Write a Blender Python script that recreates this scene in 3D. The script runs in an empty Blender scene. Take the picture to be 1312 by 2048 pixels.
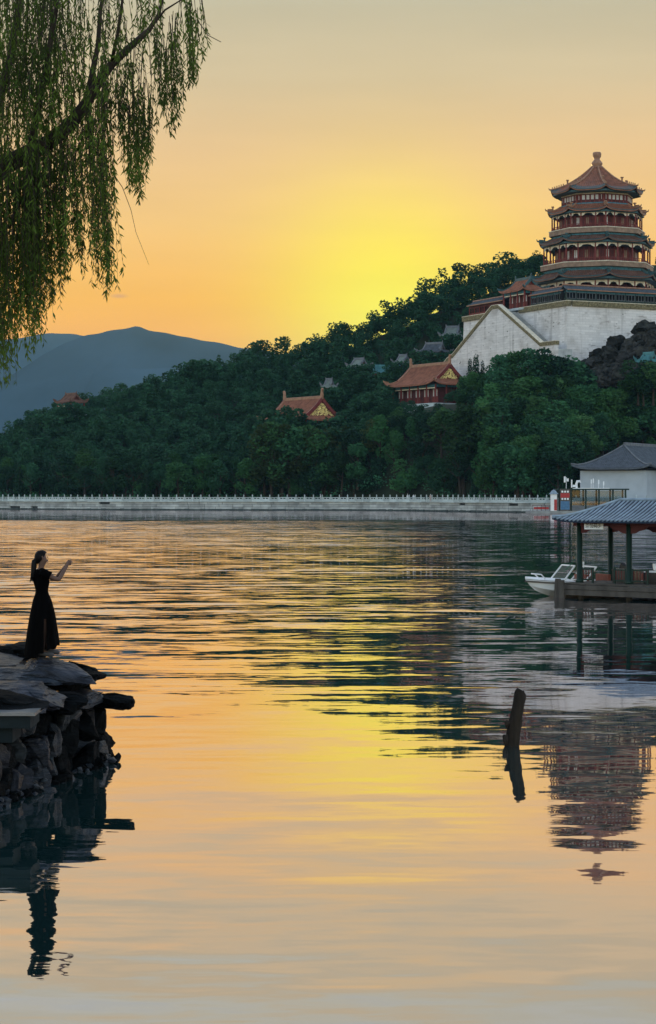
import bpy, bmesh, math, random
import numpy as np
from mathutils import Vector, Matrix, noise

# ------------------------------------------------------------------ camera, sky, sun, exposure
SC = bpy.context.scene
COL = SC.collection
F, CX, HY, EYE = 4000.0, 656.0, 985.0, 4.15      # focal length in photo pixels, centre column, horizon row, eye height
cam_d = bpy.data.cameras.new('camera'); CAM = bpy.data.objects.new('camera', cam_d); COL.objects.link(CAM)
cam_d.sensor_fit = 'VERTICAL'; cam_d.sensor_height = 36; cam_d.lens = 36 * F / 2048
cam_d.shift_y = -39 / 2048; cam_d.clip_start = 0.5; cam_d.clip_end = 30000
CAM.location = (0, 0, EYE); CAM.rotation_euler = (math.pi / 2, 0, 0)
SC.camera = CAM

SUN_EL, SUN_AZ = math.radians(4.6), math.radians(1.6)
SUN_DIR = Vector((math.sin(SUN_AZ) * math.cos(SUN_EL), math.cos(SUN_AZ) * math.cos(SUN_EL), math.sin(SUN_EL)))

def build_world():
    w = bpy.data.worlds.new('World'); SC.world = w; w.use_nodes = True
    nt = w.node_tree; N = nt.nodes; L = nt.links
    bg = N['Background']
    sky = N.new('ShaderNodeTexSky'); sky.sky_type = 'NISHITA'; sky.sun_disc = False
    sky.sun_elevation = SUN_EL; sky.sun_rotation = SUN_AZ
    sky.dust_density = 1.5; sky.air_density = 1.0; sky.ozone_density = 1.5
    sk = N.new('ShaderNodeVectorMath'); sk.operation = 'MULTIPLY'; sk.inputs[1].default_value = SKY_DOME
    L.new(sky.outputs[0], sk.inputs[0])
    tc = N.new('ShaderNodeTexCoord')
    sep = N.new('ShaderNodeSeparateXYZ'); L.new(tc.outputs['Generated'], sep.inputs[0])
    ramp = N.new('ShaderNodeValToRGB'); L.new(sep.outputs['Z'], ramp.inputs[0])
    cr = ramp.color_ramp
    for i, (p, c) in enumerate(SKY_RAMP):
        e = cr.elements[i] if i < 2 else cr.elements.new(p)
        e.position = p; e.color = (*c, 1)
    dot = N.new('ShaderNodeVectorMath'); dot.operation = 'DOT_PRODUCT'
    L.new(tc.outputs['Generated'], dot.inputs[0])
    gd = Vector((math.sin(math.radians(1.8)), math.cos(math.radians(1.8)), math.sin(math.radians(5.0)))).normalized()
    dot.inputs[1].default_value = gd
    mx = N.new('ShaderNodeMath'); mx.operation = 'MAXIMUM'; mx.inputs[1].default_value = 0; L.new(dot.outputs['Value'], mx.inputs[0])
    pw = N.new('ShaderNodeMath'); pw.operation = 'POWER'; pw.inputs[1].default_value = 600; L.new(mx.outputs[0], pw.inputs[0])
    m1 = N.new('ShaderNodeMix'); m1.data_type = 'RGBA'; L.new(pw.outputs[0], m1.inputs['Factor'])
    L.new(ramp.outputs[0], m1.inputs['A']); m1.inputs['B'].default_value = (*SKY_GLOW, 1)
    # towards the sun the sunset band, elsewhere the clear dusk dome
    mr = N.new('ShaderNodeMapRange'); mr.interpolation_type = 'SMOOTHSTEP'
    mr.inputs['From Min'].default_value = math.cos(math.radians(58)); mr.inputs['From Max'].default_value = math.cos(math.radians(17))
    L.new(dot.outputs['Value'], mr.inputs['Value'])
    m2 = N.new('ShaderNodeMix'); m2.data_type = 'RGBA'; L.new(mr.outputs[0], m2.inputs['Factor'])
    L.new(sk.outputs[0], m2.inputs['A']); L.new(m1.outputs['Result'], m2.inputs['B'])
    # faint uneven veils in the sunset sky
    mp = N.new('ShaderNodeMapping'); mp.inputs['Scale'].default_value = (3, 3, 22); L.new(tc.outputs['Generated'], mp.inputs[0])
    nz = N.new('ShaderNodeTexNoise'); nz.inputs['Scale'].default_value = 2.2; nz.inputs['Detail'].default_value = 4; L.new(mp.outputs[0], nz.inputs[0])
    nm = N.new('ShaderNodeMapRange'); nm.inputs['From Min'].default_value = .25; nm.inputs['From Max'].default_value = .75
    nm.inputs['To Min'].default_value = .955; nm.inputs['To Max'].default_value = 1.045; L.new(nz.outputs['Fac'], nm.inputs['Value'])
    m3 = N.new('ShaderNodeVectorMath'); m3.operation = 'SCALE'; L.new(m2.outputs['Result'], m3.inputs[0]); L.new(nm.outputs[0], m3.inputs['Scale'])
    # one small rosy cloud low on the left
    cd = Vector(((238 - CX) / F, 1, (HY - 592) / F)).normalized()
    sb = N.new('ShaderNodeVectorMath'); sb.operation = 'SUBTRACT'; L.new(tc.outputs['Generated'], sb.inputs[0]); sb.inputs[1].default_value = cd
    rt = N.new('ShaderNodeMapping'); rt.inputs['Rotation'].default_value = (0, math.radians(12), 0); rt.inputs['Scale'].default_value = (1 / .0062, 1 / .0062, 1 / .0016)
    rt.vector_type = 'POINT'; L.new(sb.outputs[0], rt.inputs[0])
    ln = N.new('ShaderNodeVectorMath'); ln.operation = 'LENGTH'; L.new(rt.outputs[0], ln.inputs[0])
    cm = N.new('ShaderNodeMapRange'); cm.interpolation_type = 'SMOOTHSTEP'; cm.inputs['From Min'].default_value = 1.0; cm.inputs['From Max'].default_value = 0.1
    cm.inputs['To Min'].default_value = 0; cm.inputs['To Max'].default_value = .55; L.new(ln.outputs['Value'], cm.inputs['Value'])
    m4 = N.new('ShaderNodeMix'); m4.data_type = 'RGBA'; L.new(cm.outputs[0], m4.inputs['Factor']); L.new(m3.outputs[0], m4.inputs['A'])
    m4.inputs['B'].default_value = (.86, .36, .16, 1)
    L.new(m4.outputs['Result'], bg.inputs['Color']); bg.inputs['Strength'].default_value = 1.0

SKY_DOME = (1.25, 1.0, .92)
SKY_RAMP = [(0.0, (1.4, .54, .0)), (1.0, (.42, .50, .62)), (.075, (1.40, .58, .0)), (.096, (1.31, .60, .0)), (.133, (1.18, .68, .17)),
            (.169, (1.0, .64, .27)), (.204, (.79, .61, .34)), (.236, (.645, .555, .355)), (.255, (.59, .585, .45)), (.29, (.57, .61, .56)), (.42, (.62, .68, .70))]
SKY_GLOW = (1.36, 1.17, .0)
build_world()

sun_d = bpy.data.lights.new('sun', 'SUN'); SUN = bpy.data.objects.new('sun', sun_d); COL.objects.link(SUN)
sun_d.energy = 5.0; sun_d.angle = math.radians(0.6); sun_d.color = (1, .62, .25)
SUN.rotation_euler = (-SUN_DIR).to_track_quat('-Z', 'Y').to_euler()

SC.view_settings.view_transform = 'Standard'; SC.view_settings.look = 'None'
SC.view_settings.exposure = 0; SC.view_settings.gamma = 1; SC.view_settings.use_curve_mapping = False
SC.render.engine = 'CYCLES'
SC.cycles.use_denoising = True
SC.cycles.max_bounces = 6; SC.cycles.diffuse_bounces = 2; SC.cycles.glossy_bounces = 3; SC.cycles.transmission_bounces = 3
SC.cycles.volume_bounces = 0; SC.cycles.transparent_max_bounces = 6
SC.cycles.caustics_reflective = False; SC.cycles.caustics_refractive = False

RND = random.Random(7)
NR = np.random.default_rng(11)

# ------------------------------------------------------------------ helpers
def at(x, y, Y):
    """the point at depth Y metres that stands at photo pixel (x, y)"""
    return Vector(((x - CX) * Y / F, Y, EYE + (HY - y) * Y / F))

def lin(r, g, b):
    f = lambda c: (c / 255 / 12.92) if c <= 10 else ((c / 255 + .055) / 1.055) ** 2.4
    return (f(r), f(g), f(b))

MATS = {}
def mat(name, col, rough=.8, var=.25, scale=1.0, bump=0.0, bscale=None, metal=0.0, spec=.3, col2=None, trans=None, rnd=0.0, detail=4, stretch=None):
    """a procedural material: noise-varied colour, optional relief, optional per-object variation"""
    if name in MATS: return MATS[name]
    m = bpy.data.materials.new(name); m.use_nodes = True
    nt = m.node_tree; N = nt.nodes; L = nt.links; b = N['Principled BSDF']
    b.inputs['Roughness'].default_value = rough; b.inputs['Metallic'].default_value = metal
    b.inputs['Specular IOR Level'].default_value = spec
    tc = N.new('ShaderNodeTexCoord'); src = tc.outputs['Object']
    if stretch:
        mp = N.new('ShaderNodeMapping'); mp.inputs['Scale'].default_value = stretch; L.new(src, mp.inputs[0]); src = mp.outputs[0]
    nz = N.new('ShaderNodeTexNoise'); nz.inputs['Scale'].default_value = scale; nz.inputs['Detail'].default_value = detail
    L.new(src, nz.inputs[0])
    rp = N.new('ShaderNodeValToRGB'); L.new(nz.outputs['Fac'], rp.inputs[0])
    c2 = col2 or tuple(min(1, c * (1 + var)) for c in col)
    rp.color_ramp.elements[0].position = .3; rp.color_ramp.elements[1].position = .7
    rp.color_ramp.elements[0].color = (*[c * (1 - var) for c in col], 1); rp.color_ramp.elements[1].color = (*c2, 1)
    out = rp.outputs[0]
    if rnd:
        oi = N.new('ShaderNodeObjectInfo')
        hs = N.new('ShaderNodeHueSaturation'); L.new(out, hs.inputs['Color'])
        v = N.new('ShaderNodeMapRange'); v.inputs['To Min'].default_value = 1 - rnd; v.inputs['To Max'].default_value = 1 + rnd
        L.new(oi.outputs['Random'], v.inputs['Value']); L.new(v.outputs[0], hs.inputs['Value'])
        mu = N.new('ShaderNodeMath'); mu.operation = 'MULTIPLY'; mu.inputs[1].default_value = 7.31; L.new(oi.outputs['Random'], mu.inputs[0])
        fr = N.new('ShaderNodeMath'); fr.operation = 'FRACT'; L.new(mu.outputs[0], fr.inputs[0])
        h = N.new('ShaderNodeMapRange'); h.inputs['To Min'].default_value = .5 - .06 * rnd; h.inputs['To Max'].default_value = .5 + .06 * rnd
        L.new(fr.outputs[0], h.inputs['Value']); L.new(h.outputs[0], hs.inputs['Hue'])
        out = hs.outputs[0]
    L.new(out, b.inputs['Base Color'])
    if bump:
        nb = N.new('ShaderNodeTexNoise'); nb.inputs['Scale'].default_value = bscale or scale * 4; nb.inputs['Detail'].default_value = 5; L.new(src, nb.inputs[0])
        bp = N.new('ShaderNodeBump'); bp.inputs['Strength'].default_value = 1.0; bp.inputs['Distance'].default_value = bump
        L.new(nb.outputs['Fac'], bp.inputs['Height']); L.new(bp.outputs[0], b.inputs['Normal'])
    if trans:
        tr = N.new('ShaderNodeBsdfTranslucent'); L.new(out, tr.inputs['Color'])
        mx = N.new('ShaderNodeMixShader'); mx.inputs[0].default_value = trans
        L.new(b.outputs[0], mx.inputs[1]); L.new(tr.outputs[0], mx.inputs[2]); L.new(mx.outputs[0], N['Material Output'].inputs[0])
    MATS[name] = m
    return m

class MB:
    """collects shapes into one mesh"""
    def __init__(s): s.v = []; s.f = []
    def add(s, vs, fs):
        o = len(s.v); s.v += [tuple(p) for p in vs]; s.f += [tuple(i + o for i in f) for f in fs]; return s
    def box(s, c, d, rz=0, top=1.0):
        x, y, z = c; a, b, h = d[0] / 2, d[1] / 2, d[2] / 2; co, si = math.cos(rz), math.sin(rz); P = []
        for k, t in ((-h, 1), (h, top)):
            for i, j in ((-a, -b), (a, -b), (a, b), (-a, b)):
                i *= t; j *= t; P.append((x + i * co - j * si, y + i * si + j * co, z + k))
        return s.add(P, [(3, 2, 1, 0), (4, 5, 6, 7), (0, 1, 5, 4), (1, 2, 6, 5), (2, 3, 7, 6), (3, 0, 4, 7)])
    def beam(s, p, q, w, h=None, up=(0, 0, 1)):
        p, q = Vector(p), Vector(q); h = h or w; d = (q - p).normalized(); u = Vector(up)
        r = d.cross(u)
        if r.length < 1e-4: r = d.cross(Vector((1, 0, 0)))
        r.normalize(); u = r.cross(d).normalized(); P = []
        for e in (p, q):
            for i, j in ((-1, -1), (1, -1), (1, 1), (-1, 1)): P.append(e + r * (i * w / 2) + u * (j * h / 2))
        return s.add(P, [(0, 1, 2, 3), (7, 6, 5, 4), (4, 5, 1, 0), (5, 6, 2, 1), (6, 7, 3, 2), (7, 4, 0, 3)])
    def tube(s, pts, rad, n=8, cap=True):
        pts = [Vector(p) for p in pts]; rad = rad if isinstance(rad, (list, tuple)) else [rad] * len(pts)
        o = len(s.v); ref = None
        for i, p in enumerate(pts):
            d = (pts[min(i + 1, len(pts) - 1)] - pts[max(i - 1, 0)]).normalized()
            if ref is None: ref = d.cross(Vector((0, 0, 1))) if abs(d.z) < .9 else d.cross(Vector((1, 0, 0)))
            a = (ref - d * ref.dot(d)).normalized(); b = d.cross(a); ref = a
            for k in range(n):
                t = 2 * math.pi * k / n; s.v.append(tuple(p + (a * math.cos(t) + b * math.sin(t)) * rad[i]))
        for i in range(len(pts) - 1):
            for k in range(n):
                k2 = (k + 1) % n; s.f.append((o + i * n + k, o + i * n + k2, o + (i + 1) * n + k2, o + (i + 1) * n + k))
        if cap:
            s.f.append(tuple(o + k for k in range(n))[::-1]); s.f.append(tuple(o + (len(pts) - 1) * n + k for k in range(n)))
        return s
    def lathe(s, prof, n=12, c=(0, 0, 0), rot=0):
        o = len(s.v)
        for r, z in prof:
            for k in range(n):
                t = 2 * math.pi * k / n + rot; s.v.append((c[0] + r * math.cos(t), c[1] + r * math.sin(t), c[2] + z))
        for i in range(len(prof) - 1):
            for k in range(n):
                k2 = (k + 1) % n; s.f.append((o + i * n + k, o + i * n + k2, o + (i + 1) * n + k2, o + (i + 1) * n + k))
        s.f.append(tuple(o + k for k in range(n))[::-1]); s.f.append(tuple(o + (len(prof) - 1) * n + k for k in range(n)))
        return s
    def prism(s, poly, axis, a, b):
        """polygon extruded along an axis: 'x' (poly in y,z), 'y' (poly in x,z), 'z' (poly in x,y)"""
        n = len(poly)
        put = {'x': lambda p, t: (t, p[0], p[1]), 'y': lambda p, t: (p[0], t, p[1]), 'z': lambda p, t: (p[0], p[1], t)}[axis]
        P = [put(p, a) for p in poly] + [put(p, b) for p in poly]
        return s.add(P, [tuple(range(n))[::-1], tuple(range(n, 2 * n))] + [(i, (i + 1) % n, n + (i + 1) % n, n + i) for i in range(n)])
    def slab(s, G, t):
        """grid of points G[i][j] with a copy t below and closed rims"""
        a, b = len(G), len(G[0]); o = len(s.v)
        for k in (0, t):
            for r in G:
                for p in r: s.v.append((p[0], p[1], p[2] - k))
        id = lambda k, i, j: o + k * a * b + i * b + j
        for i in range(a - 1):
            for j in range(b - 1):
                s.f.append((id(0, i, j), id(0, i, j + 1), id(0, i + 1, j + 1), id(0, i + 1, j)))
                s.f.append((id(1, i + 1, j), id(1, i + 1, j + 1), id(1, i, j + 1), id(1, i, j)))
        for i in range(a - 1):
            s.f.append((id(0, i + 1, 0), id(1, i + 1, 0), id(1, i, 0), id(0, i, 0))); s.f.append((id(0, i, b - 1), id(1, i, b - 1), id(1, i + 1, b - 1), id(0, i + 1, b - 1)))
        for j in range(b - 1):
            s.f.append((id(0, 0, j), id(1, 0, j), id(1, 0, j + 1), id(0, 0, j + 1))); s.f.append((id(0, a - 1, j + 1), id(1, a - 1, j + 1), id(1, a - 1, j), id(0, a - 1, j)))
        return s
    def mesh(s, name, m, smooth=False):
        me = bpy.data.meshes.new(name); me.from_pydata(s.v, [], s.f); me.update()
        if smooth: me.polygons.foreach_set('use_smooth', [True] * len(me.polygons))
        me.materials.append(m); return me
    def build(s, name, m, parent=None, smooth=False, **k):
        return put(name, s.mesh(name, m, smooth), parent, **k)

def put(name, me, parent=None, loc=None, rz=None, label=None, cat=None, group=None, kind=None, scale=None):
    o = bpy.data.objects.new(name, me); COL.objects.link(o)
    if parent: o.parent = parent
    if loc is not None: o.location = loc
    if rz is not None: o.rotation_euler = (0, 0, rz)
    if scale is not None: o.scale = scale
    for k, v in (('label', label), ('category', cat), ('group', group), ('kind', kind)):
        if v: o[k] = v
    return o

def thing(name, label, cat, loc=(0, 0, 0), rz=0, group=None):
    return put(name, None, None, loc, rz, label, cat, group)

def np_mesh(name, V, Fa, m, smooth=False):
    V = np.asarray(V, dtype=np.float32); Fa = np.asarray(Fa, dtype=np.int32); k = Fa.shape[1]
    me = bpy.data.meshes.new(name)
    me.vertices.add(len(V)); me.vertices.foreach_set('co', V.ravel())
    me.loops.add(Fa.size); me.loops.foreach_set('vertex_index', Fa.ravel())
    me.polygons.add(len(Fa)); me.polygons.foreach_set('loop_start', np.arange(0, Fa.size, k, dtype=np.int32))
    if smooth: me.polygons.foreach_set('use_smooth', np.ones(len(Fa), dtype=bool))
    me.update(); me.validate(); me.materials.append(m)
    return me

def smooth01(t): t = np.clip(t, 0, 1); return t * t * (3 - 2 * t)

# ------------------------------------------------------------------ materials
M_STONE = mat('pale_marble', (.40, .45, .45), .8, .22, .6, .02, 3, rnd=.22)
M_BLOCK = mat('weathered_stone', (.36, .375, .37), .85, .3, .5, .03, 2, rnd=.22)
M_JOINT = mat('dark_joint', (.05, .055, .06), .95, .3, 1)
M_GREEN_WET = mat('wet_algae_stone', (.035, .05, .05), .6, .3, 1)
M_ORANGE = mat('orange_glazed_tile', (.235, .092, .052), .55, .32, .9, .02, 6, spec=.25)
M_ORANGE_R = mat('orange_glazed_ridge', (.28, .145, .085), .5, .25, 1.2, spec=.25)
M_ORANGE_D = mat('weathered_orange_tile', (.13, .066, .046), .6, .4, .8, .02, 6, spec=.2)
M_GRN_TILE = mat('green_glazed_tile', (.03, .075, .08), .5, .3, 1.0, spec=.3)
M_TEAL = mat('teal_painted_frieze', (.05, .17, .22), .7, .35, 1.5)
M_RED = mat('red_lacquer', (.15, .025, .020), .65, .3, 1.0)
M_DKRED = mat('dark_red_timber', (.085, .02, .018), .7, .3, 1.0)
M_WHITEP = mat('cream_painted_carving', (.62, .55, .42), .75, .25, 2.0)
M_PAPER = mat('pale_window_paper', (.55, .53, .50), .7, .15, 1.5)
M_BALC = mat('tan_balcony_board', (.24, .16, .11), .75, .3, 1.0)
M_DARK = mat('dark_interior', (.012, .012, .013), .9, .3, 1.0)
M_GOLD = mat('gilded_carving', (.85, .64, .26), .5, .3, 2.0, spec=.4)
M_GREY_TILE = mat('grey_clay_tile', (.075, .085, .10), .75, .3, 1.2, .02, 6)
M_GREY_RIDGE = mat('grey_clay_ridge', (.13, .14, .155), .75, .25, 1.0)
M_TURQ_TILE = mat('turquoise_glazed_tile', (.05, .16, .17), .5, .3, 1.0, spec=.3)
M_BRONZE = mat('grey_green_bronze', (.16, .19, .17), .55, .25, 1.0)
M_PLASTER = mat('pale_plaster', (.36, .40, .44), .85, .10, .4)
M_BARK = mat('dark_bark', (.035, .026, .018), .95, .4, 4, .03, 10)
M_COPING = mat('olive_tiled_coping', (.13, .105, .045), .7, .55, 2.2, .05, 5, col2=(.25, .21, .11))
M_LEAF = mat('broad_leaf_foliage', (.032, .105, .040), .75, .5, .3, trans=.3, rnd=.55, spec=.15)
M_LEAF_D = mat('dark_conifer_foliage', (.014, .050, .024), .8, .4, .5, trans=.15, rnd=.25, spec=.15)
M_LEAF_O = mat('glow_warmed_olive_foliage', (.060, .092, .030), .75, .45, .35, trans=.5, rnd=.45, spec=.15)  # olive leaves, colour warmed to stand for sunset glow on the slope
M_LEAF_Y = mat('light_leaf_foliage', (.056, .150, .050), .75, .4, .4, trans=.35, rnd=.25, spec=.15)
M_WILLOW = mat('willow_leaf', (.040, .080, .016), .7, .5, 1.1, trans=.45, spec=.15, col2=(.13, .21, .032))
M_GROUND = mat('forest_floor', (.018, .026, .012), .95, .4, .1)
M_PAVE = mat('promenade_paving', (.22, .22, .22), .9, .2, .3)
M_MOUNT = mat('haze_tinted_mountain', (.024, .042, .058), 1.0, .6, .0025, spec=0)  # wooded slopes, with some blue haze tinted into the base colour
M_WOOD = mat('weathered_timber', (.062, .056, .050), .85, .4, 3, .02, 14, stretch=(1, 1, .25))
M_DKGREEN = mat('dark_green_paint', (.008, .024, .018), .55, .25, 2.0, spec=.25)
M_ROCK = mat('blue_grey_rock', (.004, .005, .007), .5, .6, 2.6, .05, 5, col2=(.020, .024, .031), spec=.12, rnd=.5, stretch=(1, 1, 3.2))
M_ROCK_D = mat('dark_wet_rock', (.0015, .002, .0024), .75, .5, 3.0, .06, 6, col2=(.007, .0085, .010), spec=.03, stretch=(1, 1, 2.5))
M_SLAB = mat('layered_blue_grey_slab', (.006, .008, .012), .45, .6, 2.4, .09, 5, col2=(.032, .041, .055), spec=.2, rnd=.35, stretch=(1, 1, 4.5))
M_CRAG = mat('brown_grey_crag', (.013, .013, .011), .95, .5, .6, .25, 1.2, col2=(.050, .049, .044), rnd=.5, spec=.1)

def whitewash():
    m = bpy.data.materials.new('whitewashed_block_masonry'); m.use_nodes = True
    nt = m.node_tree; N = nt.nodes; L = nt.links; b = N['Principled BSDF']; b.inputs['Roughness'].default_value = .9; b.inputs['Specular IOR Level'].default_value = .15
    tc = N.new('ShaderNodeTexCoord'); ge = N.new('ShaderNodeSeparateXYZ'); L.new(tc.outputs['Object'], ge.inputs[0])
    ad = N.new('ShaderNodeMath'); L.new(ge.outputs[0], ad.inputs[0]); L.new(ge.outputs[1], ad.inputs[1])
    cb = N.new('ShaderNodeCombineXYZ'); L.new(ad.outputs[0], cb.inputs[0]); L.new(ge.outputs[2], cb.inputs[1])
    br = N.new('ShaderNodeTexBrick'); L.new(cb.outputs[0], br.inputs['Vector']); br.inputs['Scale'].default_value = 1
    br.inputs['Brick Width'].default_value = 2.1; br.inputs['Row Height'].default_value = .62; br.inputs['Mortar Size'].default_value = .035; br.inputs['Mortar Smooth'].default_value = .6
    br.inputs['Color1'].default_value = (.74, .71, .69, 1); br.inputs['Color2'].default_value = (.63, .605, .59, 1); br.inputs['Mortar'].default_value = (.52, .50, .49, 1)
    def ns(sc, d=5, st=None):
        n = N.new('ShaderNodeTexNoise'); n.inputs['Scale'].default_value = sc; n.inputs['Detail'].default_value = d
        if st:
            mp = N.new('ShaderNodeMapping'); mp.inputs['Scale'].default_value = st; L.new(tc.outputs['Object'], mp.inputs[0]); L.new(mp.outputs[0], n.inputs[0])
        else: L.new(tc.outputs['Object'], n.inputs[0])
        return n.outputs['Fac']
    def darker(src, fac, lo, hi, col):
        r = N.new('ShaderNodeMapRange'); r.inputs['From Min'].default_value = lo; r.inputs['From Max'].default_value = hi; L.new(fac, r.inputs['Value'])
        x = N.new('ShaderNodeMix'); x.data_type = 'RGBA'; x.blend_type = 'MULTIPLY'; L.new(r.outputs[0], x.inputs['Factor']); L.new(src, x.inputs['A']); x.inputs['B'].default_value = (*col, 1)
        return x.outputs['Result']
    c = darker(br.outputs['Color'], ns(.22), .5, .75, (.72, .70, .68))
    c = darker(c, ns(1.0, 6, (.5, .5, 1.6)), .60, .70, (.62, .60, .58))
    c = darker(c, ns(1.0, 3, (.9, .9, .06)), .58, .72, (.74, .73, .72))
    c = darker(c, ns(.55, 2, (1, 1, 2.2)), .715, .735, (.30, .28, .27))
    L.new(c, b.inputs['Base Color'])
    bp = N.new('ShaderNodeBump'); bp.inputs['Strength'].default_value = .5; bp.inputs['Distance'].default_value = .05; bp.invert = True
    L.new(br.outputs['Fac'], bp.inputs['Height']); L.new(bp.outputs[0], b.inputs['Normal'])
    return m
M_WALL = whitewash()

def water_material():
    m = bpy.data.materials.new('lake_water'); m.use_nodes = True
    nt = m.node_tree; N = nt.nodes; L = nt.links
    for n in list(N):
        if n.type != 'OUTPUT_MATERIAL': N.remove(n)
    out = N['Material Output']
    geo = N.new('ShaderNodeNewGeometry'); sep = N.new('ShaderNodeSeparateXYZ'); L.new(geo.outputs['Position'], sep.inputs[0])
    def math_(op, a, b=None, clamp=False):
        n = N.new('ShaderNodeMath'); n.operation = op; n.use_clamp = clamp
        for i, q in enumerate((a, b)):
            if q is None: continue
            if isinstance(q, (int, float)): n.inputs[i].default_value = q
            else: L.new(q, n.inputs[i])
        return n.outputs[0]
    def nz(sx, sy, det, rot=0.0, off=0.0, dist=0.0):
        mp = N.new('ShaderNodeMapping'); mp.inputs['Scale'].default_value = (sx, sy, 1); mp.inputs['Location'].default_value = (off, off * 1.7, 0)
        mp.vector_type = 'POINT'; mp.inputs['Rotation'].default_value = (0, 0, rot)
        L.new(geo.outputs['Position'], mp.inputs[0])
        n = N.new('ShaderNodeTexNoise'); n.inputs['Scale'].default_value = 1; n.inputs['Detail'].default_value = det; n.inputs['Distortion'].default_value = dist
        L.new(mp.outputs[0], n.inputs[0]); s = N.new('ShaderNodeSeparateColor'); L.new(n.outputs['Color'], s.inputs[0])
        return s.outputs[0], s.outputs[1], n.outputs['Fac']
    # wind: how rough the water is at each place on the lake
    patch = nz(.012, .02, 3, off=5)[2]
    Yw = math_('ADD', sep.outputs[1], math_('MULTIPLY', math_('SUBTRACT', patch, .5), WATER_PATCH))
    rp = N.new('ShaderNodeValToRGB'); L.new(math_('DIVIDE', Yw, 500.0), rp.inputs[0])
    for i, (p, v) in enumerate(WATER_AMP):
        e = rp.color_ramp.elements[i] if i < 2 else rp.color_ramp.elements.new(p / 500)
        e.position = p / 500; e.color = (v, v, v, 1)
    amp = rp.outputs[0]
    # the lee of the shore on the right stays calmer
    lee = N.new('ShaderNodeMapRange'); lee.interpolation_type = 'SMOOTHSTEP'
    lee.inputs['From Min'].default_value = -.01; lee.inputs['From Max'].default_value = .085; lee.inputs['To Min'].default_value = 1; lee.inputs['To Max'].default_value = .26
    L.new(math_('DIVIDE', sep.outputs[0], math_('ADD', sep.outputs[1], 45.0)), lee.inputs['Value'])
    amp = math_('MULTIPLY', amp, lee.outputs[0])
    gust = N.new('ShaderNodeMapRange'); gust.inputs['From Min'].default_value = .3; gust.inputs['From Max'].default_value = .7; gust.inputs['To Min'].default_value = .45; gust.inputs['To Max'].default_value = 1.5
    L.new(nz(.035, .11, 3, .1, 57)[2], gust.inputs['Value']); amp = math_('MULTIPLY', amp, gust.outputs[0])
    sy = sx = None
    for (kx, ky, det, w, rot, off) in WATER_WAVES:
        a, b, _ = nz(kx, ky, det, rot, off, .6)
        ty = math_('MULTIPLY', math_('SUBTRACT', a, .5), w); tx = math_('MULTIPLY', math_('SUBTRACT', b, .5), w * .35)
        sy = ty if sy is None else math_('ADD', sy, ty); sx = tx if sx is None else math_('ADD', sx, tx)
    # at a grazing view the wave faces turned to the viewer hide the ones behind them
    far = math_('MULTIPLY', math_('DIVIDE', sep.outputs[1], 190.0, True), WATER_LEAN)
    sy = math_('MULTIPLY', math_('ADD', sy, far), amp); sx = math_('MULTIPLY', sx, amp)
    cb = N.new('ShaderNodeCombineXYZ'); L.new(sx, cb.inputs[0]); L.new(sy, cb.inputs[1]); cb.inputs[2].default_value = 1
    nm = N.new('ShaderNodeVectorMath'); nm.operation = 'NORMALIZE'; L.new(cb.outputs[0], nm.inputs[0])
    gl = N.new('ShaderNodeBsdfGlossy'); gl.inputs['Roughness'].default_value = .016; gl.inputs['Color'].default_value = (1.0, .90, .92, 1)
    df = N.new('ShaderNodeBsdfDiffuse'); df.inputs['Color'].default_value = (.012, .055, .055, 1)
    fr = N.new('ShaderNodeFresnel'); fr.inputs['IOR'].default_value = 1.6
    fm = N.new('ShaderNodeMapRange'); fm.inputs['From Min'].default_value = .1; fm.inputs['From Max'].default_value = .8; fm.inputs['To Min'].default_value = .74; fm.inputs['To Max'].default_value = .92
    L.new(fr.outputs[0], fm.inputs['Value'])
    mx = N.new('ShaderNodeMixShader'); L.new(fm.outputs[0], mx.inputs[0]); L.new(df.outputs[0], mx.inputs[1]); L.new(gl.outputs[0], mx.inputs[2])
    L.new(nm.outputs[0], gl.inputs['Normal']); L.new(mx.outputs[0], out.inputs[0])
    return m
WATER_PATCH = 26.0
WATER_AMP = [(0, .17), (500, .12), (32, .18), (42, .30), (56, .62), (80, .95), (150, 1.0), (292, 1.0), (304, .14)]
WATER_WAVES = [(.22, .72, 1, .30, .02, 0), (.62, 2.3, 2, .32, -.03, 13), (2.2, 7.5, 2, .13, .05, 31)]
WATER_LEAN = -.040
M_WATER = water_material()

# ------------------------------------------------------------------ the setting: lake, ground, hill, mountains
SHORE = [(-420, 760), (-260, 640), (-140, 545), (-84, 500), (-62, 481), (-30, 468), (5, 464), (20, 450), (39.6, 416), (46, 411), (70, 409), (120, 404), (300, 380), (520, 330)]
SX = np.array([p[0] for p in SHORE], float); SY = np.array([p[1] for p in SHORE], float)
_gx = np.arange(SX[0], SX[-1] + .5, .5); _gy = np.interp(_gx, SX, SY); _k = np.hanning(41); _k /= _k.sum()
_gy = np.convolve(np.pad(_gy, 20, mode='edge'), _k, 'valid')
def shore_y(X): return np.interp(X, _gx, _gy)

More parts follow.
